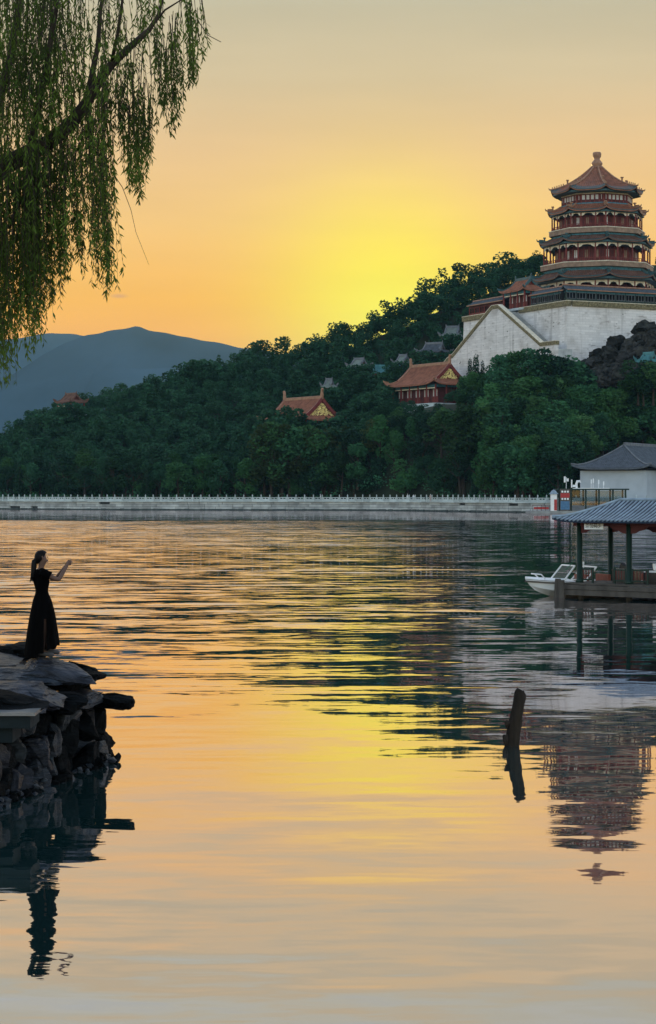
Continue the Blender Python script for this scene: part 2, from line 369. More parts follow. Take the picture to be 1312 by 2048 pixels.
# canopy line of the wooded hill against the sky, photo pixels; the ridge stands near 590 m
RIDGE = [(-700, 960), (-300, 930), (-60, 880), (0, 856), (30, 848), (70, 815), (110, 806), (160, 792), (200, 772), (290, 757), (330, 747), (390, 727), (450, 712), (510, 702),
         (570, 692), (620, 670), (700, 646), (750, 627), (800, 606), (850, 580), (920, 556), (1000, 526), (1080, 500), (1150, 484), (1312, 474), (1500, 470), (1900, 520), (2600, 700)]
RX = np.array([p[0] for p in RIDGE], float); RY = np.array([p[1] for p in RIDGE], float)
YR = 590.0
def ridge_h(X):
    px = CX + np.asarray(X) * F / YR
    return np.maximum(EYE + (HY - np.interp(px, RX, RY)) * YR / F - 7.2, 1.5)
PLATEAUS = []      # (x, y, radius, blend, height)
def terrain(X, Y):
    X = np.asarray(X, float); Y = np.asarray(Y, float)
    y0 = shore_y(X) + 16; t = (Y - y0) / (YR - y0)
    up = 1.9 + (ridge_h(X) - 1.9) * (np.clip(t, 0, 1) ** 1.15)
    back = np.exp(-np.clip(t - 1, 0, None) ** 2 * 2.2)
    z = np.where(t < 1, up, 1.9 + (ridge_h(X) - 1.9) * back)
    for (px, py, r, bl, h) in PLATEAUS:
        d = np.hypot(X - px, Y - py); k = smooth01((r + bl - d) / bl); z = z * (1 - k) + h * k
    return z

# the temple complex: its own frame, front (-y) towards the lower left, side (+x) towards the right
PC = Vector((513 * 538 / F, 513, 0)); PROT = math.radians(-64.3)
def pc(x, y, z=0.0):
    c, s = math.cos(PROT), math.sin(PROT); return Vector((PC.x + x * c - y * s, PC.y + x * s + y * c, z))
HALL_A = at(606, 985, 506); HALL_B = at(860, 985, 512)
q = pc(0, -8); PLATEAUS.append((q.x, q.y, 34, 40, 26.0))
q = at(1250, 985, 466); PLATEAUS.append((q.x, q.y, 12, 14, 12.0))
PLATEAUS.append((HALL_B.x, HALL_B.y, 8, 10, 22.0)); PLATEAUS.append((HALL_A.x, HALL_A.y, 8, 9, 15.0))

def lay_ground():
    g = MB(); S = 6000
    n = 14; G = [[(-S + 2 * S * j / n, -1500 + 12000 * i / n, -.6) for j in range(n + 1)] for i in range(n + 1)]
    vs = [p for r in G for p in r]; fs = [(i * (n + 1) + j, i * (n + 1) + j + 1, (i + 1) * (n + 1) + j + 1, (i + 1) * (n + 1) + j) for i in range(n) for j in range(n)]
    g.add(vs, fs).build('ground', M_GROUND, kind='structure')
    w = MB(); w.add([(-900, -120, 0), (900, -120, 0), (900, 760, 0), (-900, 760, 0)], [(0, 1, 2, 3)])
    w.build('lake', M_WATER, kind='structure')
    # hill sheet from the shore wall to behind the ridge
    xs = np.arange(-420, 521, 4.0); ts = np.concatenate([np.linspace(0, 16, 3), np.linspace(20, 130, 30), np.linspace(140, 420, 22)])
    X, T_ = np.meshgrid(xs, ts); Y = shore_y(X) + .9 + T_
    Z = terrain(X, Y) + np.where(T_ > 18, .4 * np.sin(X * .31) * np.cos(Y * .27), 0); Z = np.where(T_ < 17, 2.02, Z)
    V = np.stack([X, Y, Z], -1).reshape(-1, 3); a, b = X.shape
    I = np.arange(a * b).reshape(a, b); Fq = np.stack([I[:-1, :-1], I[:-1, 1:], I[1:, 1:], I[1:, :-1]], -1).reshape(-1, 4)
    put('hill_terrain', np_mesh('hill_terrain', V, Fq, M_GROUND, True), kind='structure')
    # far mountains
    def mountain(name, prof, Y0, seed):
        pxs = np.array([p[0] for p in prof], float); pys = np.array([p[1] for p in prof], float)
        gx = np.linspace((pxs[0] - CX) * Y0 / F, (pxs[-1] - CX) * Y0 / F, 150)
        h = EYE + (HY - np.interp(CX + gx * F / Y0, pxs, pys)) * Y0 / F
        rows = np.concatenate([np.linspace(-1, 0, 26), np.linspace(.08, .7, 8)]); V = []
        for r in rows:
            for i, x in enumerate(gx):
                f = max(0, 1 - abs(r)) ** (1.25 if r < 0 else 1)
                nzv = noise.fractal(Vector((x * .0018 + seed, r * 2.6, seed)), 1.0, 2.1, 5)
                rid = noise.noise(Vector((x * .015, seed, 0))) * 6 if r == 0 else 0
                V.append((x + r * 260 * math.sin(i * .21 + seed), Y0 + r * (1150 if r < 0 else 1900), h[i] * f + nzv * 150 * math.sin(math.pi * min(1, abs(r) * 1.0)) * (abs(r) < .99) + rid - 1))
        a, b = len(rows), len(gx); I = np.arange(a * b).reshape(a, b)
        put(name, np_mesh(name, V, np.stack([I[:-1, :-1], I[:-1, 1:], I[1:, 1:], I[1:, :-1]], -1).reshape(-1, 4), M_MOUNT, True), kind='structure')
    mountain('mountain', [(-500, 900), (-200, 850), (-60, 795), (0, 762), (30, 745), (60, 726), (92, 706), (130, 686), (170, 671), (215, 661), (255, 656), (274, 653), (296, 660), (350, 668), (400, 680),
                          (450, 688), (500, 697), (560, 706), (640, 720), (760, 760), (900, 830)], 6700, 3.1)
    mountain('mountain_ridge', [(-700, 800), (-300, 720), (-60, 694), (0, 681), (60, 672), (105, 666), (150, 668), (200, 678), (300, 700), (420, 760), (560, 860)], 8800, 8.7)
lay_ground()

# ------------------------------------------------------------------ embankment wall with its balustrade
def arc(x0, x1, step):
    """points along the shore every step metres, with the direction of the shore"""
    xs = np.linspace(x0, x1, 1500); ys = shore_y(xs)
    s = np.concatenate([[0], np.cumsum(np.hypot(np.diff(xs), np.diff(ys)))]); t = np.arange(0, s[-1], step)
    X = np.interp(t, s, xs); Y = np.interp(t, s, ys); return X, Y
def embankment():
    wall = thing('embankment_wall', 'long pale stone embankment wall rising from the water along the far shore', 'wall')
    X, Y = arc(-110, 110, 1.0)
    core = MB()
    for i in range(len(X) - 1): core.beam((X[i], Y[i] + 1.05, .65), (X[i + 1], Y[i + 1] + 1.05, .65), .8, 2.5)
    core.build('wall_core', M_JOINT, wall)
    X, Y = arc(-110, 110, 4.2); cp = MB()
    for i in range(len(X) - 1):
        m = MB(); m.beam((X[i], Y[i] + .5, 2.02), (X[i + 1], Y[i + 1] + .5, 2.02), 1.5, .2); m.build('coping_stone', M_STONE, wall)
    X, Y = arc(-110, 110, 1.0); foot = MB()
    for i in range(len(X) - 1):
        foot.beam((X[i], Y[i] + .12, .06), (X[i + 1], Y[i + 1] + .12, .06), .9 + .5 * RND.random(), .34 + .25 * RND.random())
    foot.build('wall_footing', M_GREEN_WET, wall)
    X, Y = arc(-88, 74, .05); S = .05; n = len(X)
    z = .22
    for row, hh in enumerate((.56, .58, .56)):
        p = int(RND.uniform(0, 30))
        while p < n - 60:
            ln = int(RND.uniform(1.7, 4.2) / S); q_ = min(n - 1, p + ln)
            a = Vector((X[p], Y[p], z + hh / 2)); b = Vector((X[q_], Y[q_], z + hh / 2)); d = (b - a).normalized() * .035
            nn = Vector((d.y, -d.x, 0)).normalized()
            off = nn * RND.uniform(-.03, .05)
            if RND.random() > .03:
                m = MB(); m.beam(a + d + off + Vector((0, .5, 0)), b - d + off + Vector((0, .5, 0)), .9, hh - .06)
                m.build('stone_block', M_BLOCK, wall)
            p = q_
        z += hh
    rail = thing('stone_balustrade', 'white marble balustrade with bud topped posts on the far embankment', 'balustrade')
    STEP = 2.05; X, Y = arc(-92, 78, STEP)
    pm = MB(); pm.box((0, 0, .50), (.24, .24, 1.0)); pm.lathe([(.10, 1.0), (.10, 1.06), (.15, 1.08), (.15, 1.13), (.105, 1.17), (.14, 1.28), (.13, 1.42), (.07, 1.52), (.02, 1.57)], 8)
    pme = pm.mesh('post', M_STONE)
    qm = MB(); L_ = STEP - .24; zb = .03
    qm.box((0, 0, .24), (L_, .13, .44)); qm.box((0, 0, .86), (L_, .15, .15)); qm.box((0, 0, .50), (L_, .10, .08))
    for k in (-.5, 0, .5): qm.box((k * (L_ - .3), 0, .66), (.22 if k == 0 else .3, .10, .26))
    qme = qm.mesh('panel', M_STONE)
    for i in range(len(X)):
        put('post', pme, rail, (X[i], Y[i] + .35, 2.12), rz=RND.uniform(-.03, .03))
        if i + 1 < len(X):
            put('panel', qme, rail, ((X[i] + X[i + 1]) / 2, (Y[i] + Y[i + 1]) / 2 + .35, 2.12), rz=math.atan2(Y[i + 1] - Y[i], X[i + 1] - X[i]))
    put_pave = MB(); X, Y = arc(-200, 260, 5)
    V = []
    for i in range(len(X)): V += [(X[i], Y[i] + .9, 2.06), (X[i], Y[i] + 12, 2.06)]
    put_pave.add(V, [(2 * i, 2 * i + 2, 2 * i + 3, 2 * i + 1) for i in range(len(X) - 1)]).build('promenade', M_PAVE, kind='structure')
embankment()

# ------------------------------------------------------------------ Chinese roofs and halls
def prof(v): return .55 * v + .45 * v * v          # concave slope, 0 at the eave, 1 at the ridge

def roof(par, L, W, z0, H, gab, up, tile, ridge, gable_mat, t=.28, rib=.42, n=14, ornaments=True):
    """curved hip-and-gable roof, centred on the parent, long axis x: slopes, ridges, gables and ridge ends are parts"""
    vg = min(1.0, gab / (W / 2))                    # how far up the end slopes climb
    def upt(a, b): return up * (max(0, a) ** 5) * (max(0, b) ** 5)
    def front(u, v, s):                             # u -1..1 along, v 0..1 up the slope, s the side
        xe = L / 2 - min(v, vg) * W / 2; x = u * xe; y = s * (W / 2) * (1 - v)
        return (x, y, z0 + H * prof(v) + upt(abs(x) / (L / 2), abs(y) / (W / 2)))
    def end(u, v, s):
        x = s * (L / 2 - v * W / 2); y = u * (W / 2) * (1 - v)
        return (x, y, z0 + H * prof(v) + upt(abs(x) / (L / 2), abs(y) / (W / 2)))
    for s in (-1, 1):
        m = MB(); vs = sorted(set([i / n for i in range(n + 1)] + [vg]))
        m.slab([[front(-1 + 2 * j / 20, v, s) for j in range(21)] for v in vs], t)
        k = int(L / rib)
        for i in range(k + 1):
            x = -L / 2 + rib * .5 + i * (L - rib) / k
            vm = 1.0 if abs(x) <= L / 2 - vg * W / 2 else (L / 2 - abs(x)) / (W / 2)
            if vm < .08: continue
            P = []
            for j in range(7):
                v = vm * j / 6; xe = L / 2 - min(v, vg) * W / 2; p = front(max(-1, min(1, x / max(xe, .01))), v, s); P.append((p[0], p[1], p[2] + .03))
            m.tube(P, rib * .26, 4, False)
        m.build('roof_slope', tile, par)
        m = MB(); vs = [vg * i / 8 for i in range(9)]
        m.slab([[end(-1 + 2 * j / 16, v, s) for j in range(17)] for v in vs], t)
        k = int(W / rib)
        for i in range(k + 1):
            y = -W / 2 + rib * .5 + i * (W - rib) / k; vm = min(vg, 1 - abs(y) / (W / 2))
            if vm < .08: continue
            P = []
            for j in range(6):
                v = vm * j / 5; p = end(max(-1, min(1, y / max((W / 2) * (1 - v), .01))), v, s); P.append((p[0], p[1], p[2] + .03))
            m.tube(P, rib * .26, 4, False)
        m.build('end_slope', tile, par)
        for e in (-1, 1):                           # hip ridges, each with its end beast
            P = [front(s * 1.0, v, e) for v in [vg * i / 8 for i in range(9)]]; P = [(p[0], p[1], p[2] + .12) for p in P]
            m = MB(); m.tube(P, .17 * t / .28, 6)
            if ornaments:
                p = Vector(P[0]); d = (Vector(P[0]) - Vector(P[1])).normalized()
                for k in range(5):
                    q_ = Vector(P[0]).lerp(Vector(P[3]), k / 5 + .04); m.box((q_.x, q_.y, q_.z + .25), (.16, .16, .34))
                m.tube([p, p + d * .25 + Vector((0, 0, .12)), p + d * .3 + Vector((0, 0, .45))], [.17, .14, .06], 6)
            m.build('hip_ridge', ridge, par)
        if vg < .999:
            xg = L / 2 - vg * W / 2; P = [(s * (xg - .45), W / 2 * (1 - v) * e, z0 + H * prof(v) - t * .5) for e, vv in ((-1, [vg + (1 - vg) * i / 6 for i in range(7)]), (1, [1 - (1 - vg) * i / 6 for i in range(1, 7)])) for v in vv]
            m = MB(); m.prism([(p[1], p[2]) for p in P], 'x', s * (xg - .55), s * (xg - .4)); m.build('gable', gable_mat, par)
            for e in (-1, 1):                       # bargeboards
                m = MB(); Q = [(s * (xg - .02), W / 2 * (1 - v) * e, z0 + H * prof(v) - .1) for v in [vg + (1 - vg) * i / 6 for i in range(7)]]
                for a, b in zip(Q[:-1], Q[1:]): m.beam(a, b, .22, .75 * max(.6, H / 5))
                m.build('bargeboard', M_RED if ridge is M_ORANGE_R else ridge, par)
                m = MB(); m.tube([(q_[0] - s * .25, q_[1], q_[2] + .28) for q_ in Q], .2 * t / .28, 6); m.build('gable_ridge', ridge, par)
    xr = L / 2 - vg * W / 2
    m = MB(); zr = z0 + H
    m.box((0, 0, zr + .16 * t / .28), (2 * xr, .34, .62 * t / .28)); m.tube([(-xr, 0, zr + .5 * t / .28), (xr, 0, zr + .5 * t / .28)], .16, 6)
    m.build('main_ridge', ridge, par)
    if ornaments:
        k = t / .28 * min(1.25, H / 4.5)
        for s in (-1, 1):
            m = MB(); pl = [(0, -.3), (.75, -.3), (.85, .5), (.72, 1.2), (.95, 1.75), (.62, 2.0), (.36, 1.65), (.30, 1.0), (.12, .6)]
            m.prism([(s * (xr - .55 * k + (x - .1) * k), zr + .1 + z * k) for x, z in (pl if s > 0 else pl[::-1])], 'y', -.2 * k, .2 * k); m.build('ridge_end', ridge, par)

def hall(name, label, cat, loc, rz, L, W, floor, eave, ridge_z, gab, tile, ridge, gable_mat, wall_mat, over=1.6, base=6, cols=6, kind='colonnade', up=1.0, t=.28, rib=.42, ornaments=True):
    h = thing(name, label, cat, (loc[0], loc[1], 0), rz)
    roof(h, L, W, eave, ridge_z - eave, gab, up, tile, ridge, gable_mat, t, rib, ornaments=ornaments)
    a, b = L / 2 - over, W / 2 - over
    MB().box((0, 0, floor - base / 2), (L - over * .6, W - over * .6, base)).build('podium', M_STONE if tile is not M_GREY_TILE else M_PLASTER, h)
    if kind == 'colonnade':
        MB().box((0, 0, (floor + eave) / 2), (2 * a - 2.6, 2 * b - 2.6, eave - floor)).build('inner_wall', M_DKRED, h)
        for s in (-1, 1):
            m = MB(); m.box((0, s * (b - .05), eave - .35), (2 * a, .3, .7)); m.build('lintel', M_TEAL, h)
            m = MB(); m.box((s * (a - .05), 0, eave - .35), (.3, 2 * b - .7, .7)); m.build('lintel', M_TEAL, h)
            m = MB(); m.box((0, s * (b - .05), eave - .95), (2 * a - .4, .12, .28)); m.build('painted_board', M_WHITEP, h)
        cm = MB(); cm.lathe([(.34, 0), (.34, .25), (.24, .3), (.23, eave - floor)], 10); cme = cm.mesh('column', M_RED)
        for i in range(cols):
            x = -a + 2 * a * i / (cols - 1)
            for s in (-1, 1): put('column', cme, h, (x, s * b, floor))
        for s in (-1, 1):
            for y in (-b / 3, b / 3): put('column', cme, h, (s * a, y, floor))
        for i in range(cols - 1):
            x = -a + 2 * a * (i + .5) / (cols - 1); w = 2 * a / (cols - 1) * .62
            for s in (-1, 1):
                m = MB(); m.box((x, s * (b - 1.27), floor + (eave - floor) * .42), (w, .12, (eave - floor) * .72)); d = m.build('lattice_door', M_RED, h)
                m = MB()
                for k in (-1, 0, 1): m.box((x + k * w * .3, s * (b - 1.19), floor + (eave - floor) * .55), (w * .16, .06, (eave - floor) * .36))
                m.build('pane', M_PAPER, d)
    else:
        MB().box((0, 0, (floor + eave) / 2), (2 * a, 2 * b, eave - floor + .2)).build('wall', wall_mat, h)
        for s in (-1, 1):
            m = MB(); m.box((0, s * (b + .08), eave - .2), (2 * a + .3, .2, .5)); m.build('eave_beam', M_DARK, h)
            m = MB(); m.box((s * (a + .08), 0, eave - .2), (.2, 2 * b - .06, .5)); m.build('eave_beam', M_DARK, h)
    return h

# ------------------------------------------------------------------ the great octagonal tower on its stone terrace
def octo(R, k, off=0.0): t = math.radians(45 * k + 22.5); return Vector((math.cos(t) * (R + off), math.sin(t) * (R + off), 0))
C8 = math.cos(math.radians(22.5)); T8 = math.tan(math.radians(22.5))

def octa_roof(par, Re, ze, Rt, zt, up, tile, edge, ridge, t=.35, top=False):
    """one tier: a frame ring with eight slopes, eight hip ridges; radii are corner radii"""
    ring = MB(); ring.lathe([(Rt - .1, ze - .25), (Re - .6, ze - .05), (Re - .5, ze - .5), (Rt - .1, ze - 1.05)], 8, rot=math.radians(22.5)); rf = ring.build('roof_tier', edge, par)
    def pt(k, u, v):
        r = Re * C8 + (Rt * C8 - Re * C8) * v; w = r * T8; lx, ly = r, u * w
        z = ze + (zt - ze) * prof(v) + up * abs(u) ** 4 * (1 - v) ** 2
        a = math.radians(45 * k); return (lx * math.cos(a) - ly * math.sin(a), lx * math.sin(a) + ly * math.cos(a), z)
    for k in range(8):
        m = MB(); m.slab([[pt(k, -1 + j / 6, i / 8) for j in range(13)] for i in range(9)], t)
        wmax = Re * C8 * T8; nr = max(6, int(2 * wmax / .5))
        for i in range(nr):
            y = -wmax + wmax * 2 * (i + .5) / nr; P = []
            wt = max(Rt * C8 * T8, .05)
            vm = 1.0 if abs(y) <= wt else (wmax - abs(y)) / max(wmax - wt, .01)
            if vm < .1: continue
            for j in range(6):
                v = vm * j / 5; w = (Re * C8 + (Rt - Re) * C8 * v) * T8; p = pt(k, max(-1, min(1, y / w)), v); P.append((p[0], p[1], p[2] + .05))
            m.tube(P, .13, 4, False)
        m.build('roof_slope', tile, rf)
        m = MB(); m.slab([[pt(k, -1 + j / 6, v) for j in range(13)] for v in (-.012, .20)], .12); e = m
        for p in e.v: pass
        e.v = [(p[0], p[1], p[2] + .1) for p in e.v]; e.build('eave_tiles', edge, rf)
        m = MB(); P = [pt(k, 1, i / 8) for i in range(9)]; m.tube([(p[0], p[1], p[2] + .18) for p in P], .24, 6)
        d = (Vector(P[0]) - Vector(P[2])); d.normalize()
        p0 = Vector(P[0]) + Vector((0, 0, .2))
        m.tube([p0 - d * .2, p0 + d * .45 + Vector((0, 0, .15)), p0 + d * .6 + Vector((0, 0, .6))], [.22, .2, .08], 6)
        L_ = (Vector(P[8]) - Vector(P[0])).length
        for i in range(6):
            q_ = Vector(P[0]).lerp(Vector(P[3]), .1 + .14 * i); m.box((q_.x, q_.y, q_.z + .5), (.2, .2, .5))
        q_ = Vector(P[3]).lerp(Vector(P[4]), .2); m.box((q_.x, q_.y, q_.z + .75), (.3, .3, 1.0)); m.box((q_.x, q_.y, q_.z + 1.2), (.6, .6, .3), rz=math.radians(45 * k))
        m.build('hip_ridge', ridge, rf)
    return rf

def tower():
    T = thing('pagoda_tower', 'tall octagonal tower of tiered orange roofs on the white terrace', 'pagoda', PC, PROT)
    O = T
    def face_frame(k):                              # tangent and normal of face k
        a = math.radians(45 * k); n = Vector((math.cos(a), math.sin(a), 0)); return n, Vector((-n.y, n.x, 0))
    def storey(Rw, Rc, z0, z1, R_b, balc, lattice):
        """wall, bays, columns, lintels with scalloped carving, railing"""
        m = MB(); m.lathe([(Rw, z0), (Rw, z1)], 8, rot=math.radians(22.5)); w = m.build('wall', M_DKRED, T)
        bays = (-1, -.42, .42, 1)
        for k in range(8):
            n, t = face_frame(k); hw = Rc * C8 * T8; wallw = Rw * C8 * T8
            if Rc > Rw + .5:
                cm = MB()
                for f in bays[:-1]:
                    p = n * (Rc * C8) + t * (hw * f); m = MB(); m.lathe([(.26, z0), (.26, z0 + .3), (.2, z0 + .35), (.19, z1)], 8, c=(p.x, p.y, 0)); m.build('column', M_RED, T)
                for b0, b1 in zip(bays[:-1], bays[1:]):
                    # carved lintel with an arched lower edge
                    x0, x1 = hw * b0 + .12, hw * b1 - .12; c = (x0 + x1) / 2; h = 1.25 if lattice != 'ground' else 1.5
                    pl = [(x0, z1 - .05), (x0, z1 - h), (x0 + .18 * (x1 - x0), z1 - h * .78), (x0 + .26 * (x1 - x0), z1 - h * .5), (c, z1 - h * .40), (x1 - .26 * (x1 - x0), z1 - h * .5), (x1 - .18 * (x1 - x0), z1 - h * .78), (x1, z1 - h), (x1, z1 - .05)]
                    m = MB(); P = []
                    for off in (0, .12):
                        for x, z in pl: q_ = n * (Rc * C8 + off - .06) + t * x; P.append((q_.x, q_.y, z))
                    N_ = len(pl); m.add(P, [tuple(range(N_)), tuple(range(2 * N_ - 1, N_ - 1, -1))] + [(i, N_ + i, N_ + (i + 1) % N_, (i + 1) % N_) for i in range(N_)])
                    m.build('carved_lintel', M_WHITEP, T)
                # railing
                m = MB(); rr = Rc * C8 - .02; hw2 = rr * T8
                for zz, hh in ((z0 + 1.0, .12), (z0 + .45, .08)): m.beam(n * rr - t * hw2 + Vector((0, 0, zz)), n * rr + t * hw2 + Vector((0, 0, zz)), .1, hh)
                nb = int(hw2 * 2 / .55)
                for i in range(nb): p = n * rr + t * (-hw2 + 2 * hw2 * (i + .5) / nb); m.box((p.x, p.y, z0 + .5), (.09, .09, 1.0), rz=math.radians(45 * k))
                m.build('railing', M_RED, T)
            # wall panels: posts, doors, windows
            wr = Rw * C8
            for i in range(7):
                p = n * (wr + .06) + t * (-wallw + 2 * wallw * i / 6); m = MB(); m.box((p.x, p.y, (z0 + z1) / 2), (.2, .3, z1 - z0), rz=math.radians(45 * k)); m.build('wall_post', M_RED, T)
            for i in range(6):
                x = -wallw + 2 * wallw * (i + .5) / 6; p = n * (wr + .05) + t * x; ww = wallw * 2 / 6 * .62
                hh = (z1 - z0)
                if lattice == 'paper':              # long pale windows of the top storey
                    if i in (0, 5): ww *= .55
                    zc = z0 + hh * .50; ph = hh * .40; mt = M_PAPER
                else:
                    zc = z0 + hh * .46; ph = hh * .42; mt = M_PAPER if (i * 3 + k * 5) % 7 == 0 else M_DKRED if i % 2 else M_BALC
                m = MB(); m.box((p.x, p.y, zc), (.14, ww, ph + .2), rz=math.radians(45 * k)); fr = m.build('window', M_RED, T)
                q_ = n * (wr + .14) + t * x
                for c2 in ((-.27, .27) if lattice != 'paper' else (-.34, 0, .34)):
                    if lattice == 'paper' and i in (0, 5) and c2 != 0: continue
                    r_ = q_ + t * (c2 * ww); m = MB(); m.box((r_.x, r_.y, zc), (.06, ww * (.36 if lattice != 'paper' else .28), ph), rz=math.radians(45 * k)); m.build('pane', mt, fr)
        if balc:
            m = MB(); m.lathe([(R_b - .7, z0 - balc), (R_b, z0 - balc + .1), (R_b, z0 - .12)], 8, rot=math.radians(22.5)); m.build('balcony', M_BALC, T)
            m = MB(); m.lathe([(R_b + .12, z0 - .14), (R_b + .12, z0 + .06), (Rw, z0 + .06)], 8, rot=math.radians(22.5)); m.build('balcony_edge', M_WHITEP, T)
    # ground storey
    m = MB(); m.lathe([(17.5, 49.7), (17.5, 50.6), (17.2, 50.6)], 8, rot=math.radians(22.5)); m.build('plinth', M_STONE, T)
    storey(11.6, 14.6, 50.6, 57.4, 0, 0, 'ground')
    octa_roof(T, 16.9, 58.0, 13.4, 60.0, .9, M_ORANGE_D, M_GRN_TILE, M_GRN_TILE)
    m = MB(); m.lathe([(13.5, 59.4), (13.5, 60.3), (13.7, 60.3), (13.7, 60.75), (13.3, 60.75)], 8, rot=math.radians(22.5)); m.build('frieze', M_TEAL, T)
    storey(10.6, 13.7, 62.05, 66.9, 14.6, 1.4, 'door')
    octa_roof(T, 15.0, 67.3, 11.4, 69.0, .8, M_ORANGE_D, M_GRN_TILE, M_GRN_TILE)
    m = MB(); m.lathe([(11.4, 68.5), (11.4, 69.0), (11.6, 69.0), (11.6, 69.5), (11.2, 69.5)], 8, rot=math.radians(22.5)); m.build('frieze', M_TEAL, T)
    storey(9.5, 11.6, 70.85, 75.0, 12.4, 1.4, 'door')
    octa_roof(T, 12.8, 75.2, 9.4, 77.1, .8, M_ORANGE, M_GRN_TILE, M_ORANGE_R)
    m = MB(); m.lathe([(9.45, 76.6), (9.45, 77.4), (9.2, 77.4)], 8, rot=math.radians(22.5)); m.build('frieze', M_TEAL, T)
    storey(9.0, 9.0, 77.3, 80.2, 0, 0, 'paper')
    m = MB(); m.lathe([(9.15, 79.6), (9.3, 79.6), (9.3, 80.2), (9.1, 80.2)], 8, rot=math.radians(22.5)); m.build('frieze', M_WHITEP, T)
    octa_roof(T, 11.9, 80.5, 1.2, 87.6, .95, M_ORANGE, M_GRN_TILE, M_ORANGE_R, top=True)
    m = MB(); m.lathe([(1.55, 86.7), (1.35, 87.5), (1.2, 88.0), (1.45, 88.3), (1.38, 88.7), (1.0, 89.2), (.75, 89.5), (.7, 89.7), (1.05, 90.3), (1.12, 90.9), (1.05, 91.25), (.9, 91.4), (.3, 91.45)], 16)
    m.build('finial', M_ORANGE_R, T, smooth=True)
tower()

def terrace():
    T = thing('stone_terrace', 'massive whitewashed stone terrace with a double stair below the tower', 'terrace', PC, PROT)
    A = 25.0; zb, zt = 24.0, 49.2
    m = MB(); b = .6
    m.add([(-A - b, -A - b, zb), (A + b, -A - b, zb), (A + b, A + b, zb), (-A - b, A + b, zb), (-A, -A, zt), (A, -A, zt), (A, A, zt), (-A, A, zt)], [(3, 2, 1, 0), (4, 5, 6, 7), (0, 1, 5, 4), (1, 2, 6, 5), (2, 3, 7, 6), (3, 0, 4, 7)])
    m.build('terrace_wall', M_WALL, T)
    for (c, d) in (((-14.3, -A + .3, zt + .35), (22.2, 1.3, 1.2)), ((14.3, -A + .3, zt + .35), (22.2, 1.3, 1.2)), ((A - .3, .5, zt + .35), (1.3, 2 * A - 1.8, 1.2)), ((-A + .3, .5, zt + .35), (1.3, 2 * A - 1.8, 1.2)), ((0, A - .3, zt + .35), (2 * A - 2, 1.3, 1.2))):
        m = MB(); m.box(c, d); m.build('coping', M_COPING, T)
        m = MB(); m.box((c[0], c[1], zt + 1.0), (d[0] + .1, d[1] + .15, .14)); m.build('coping_cap', M_WHITEP, T)
    m = MB(); m.box((0, 0, zt + .25), (2 * A - 2.2, 2 * A - 2.2, .5)); m.build('terrace_floor', M_PAVE, T)
    # double stair against the front: outer wall with sloping parapets, two flights behind it
    yo, yi = -A - 5.2, -A - .35
    zl = 39.3
    out = [(-28, zb), (28, zb), (28, zl), (21.5, zl), (1.6, 50.1), (-1.6, 50.1), (-21.5, zl), (-24.5, zl - 1), (-28, zl - 3)]
    m = MB(); m.prism(out, 'y', yo, yo + .9); m.build('stair_wall', M_WALL, T)
    cp = [((28.15, zl), (21.5, zl)), ((21.5, zl), (1.6, 50.1)), ((1.6, 50.1), (-1.6, 50.1)), ((-1.6, 50.1), (-21.5, zl)), ((-21.5, zl), (-24.5, zl - 1)), ((-24.5, zl - 1), (-28, zl - 3))]
    for (x0, z0), (x1, z1) in cp:
        m = MB(); m.beam((x0, yo + .45, z0 + .4), (x1, yo + .45, z1 + .4), 1.25, .85); m.build('stair_coping', M_COPING, T)
        m = MB(); m.beam((x0, yo + .45, z0 + .9), (x1, yo + .45, z1 + .9), 1.35, .14); m.build('stair_coping_cap', M_WHITEP, T)
    for s in (-1, 1):
        m = MB(); n = 34
        for i in range(n):
            x = s * (21.3 - 19.7 * (i + .5) / n); z = zl - .9 + (49.3 - zl + .9) * (i + 1) / n
            m.box((x, (yo + .9 + yi) / 2, (z + zb) / 2), (19.7 / n + .02, yi - yo - .9, z - zb))
        m.build('stair_flight', M_BLOCK, T)
        m = MB(); m.box((s * 24.7, (yo + .9 + yi) / 2, (zl - 1 + zb) / 2), (6.4, yi - yo - .92, zl - 1 - zb)); m.build('landing', M_BLOCK, T)
    m = MB(); m.box((0, (yo + .9 + yi) / 2, (49.25 + zb) / 2), (3.1, yi - yo - .92, 49.25 - zb)); m.build('landing', M_BLOCK, T)
terrace()

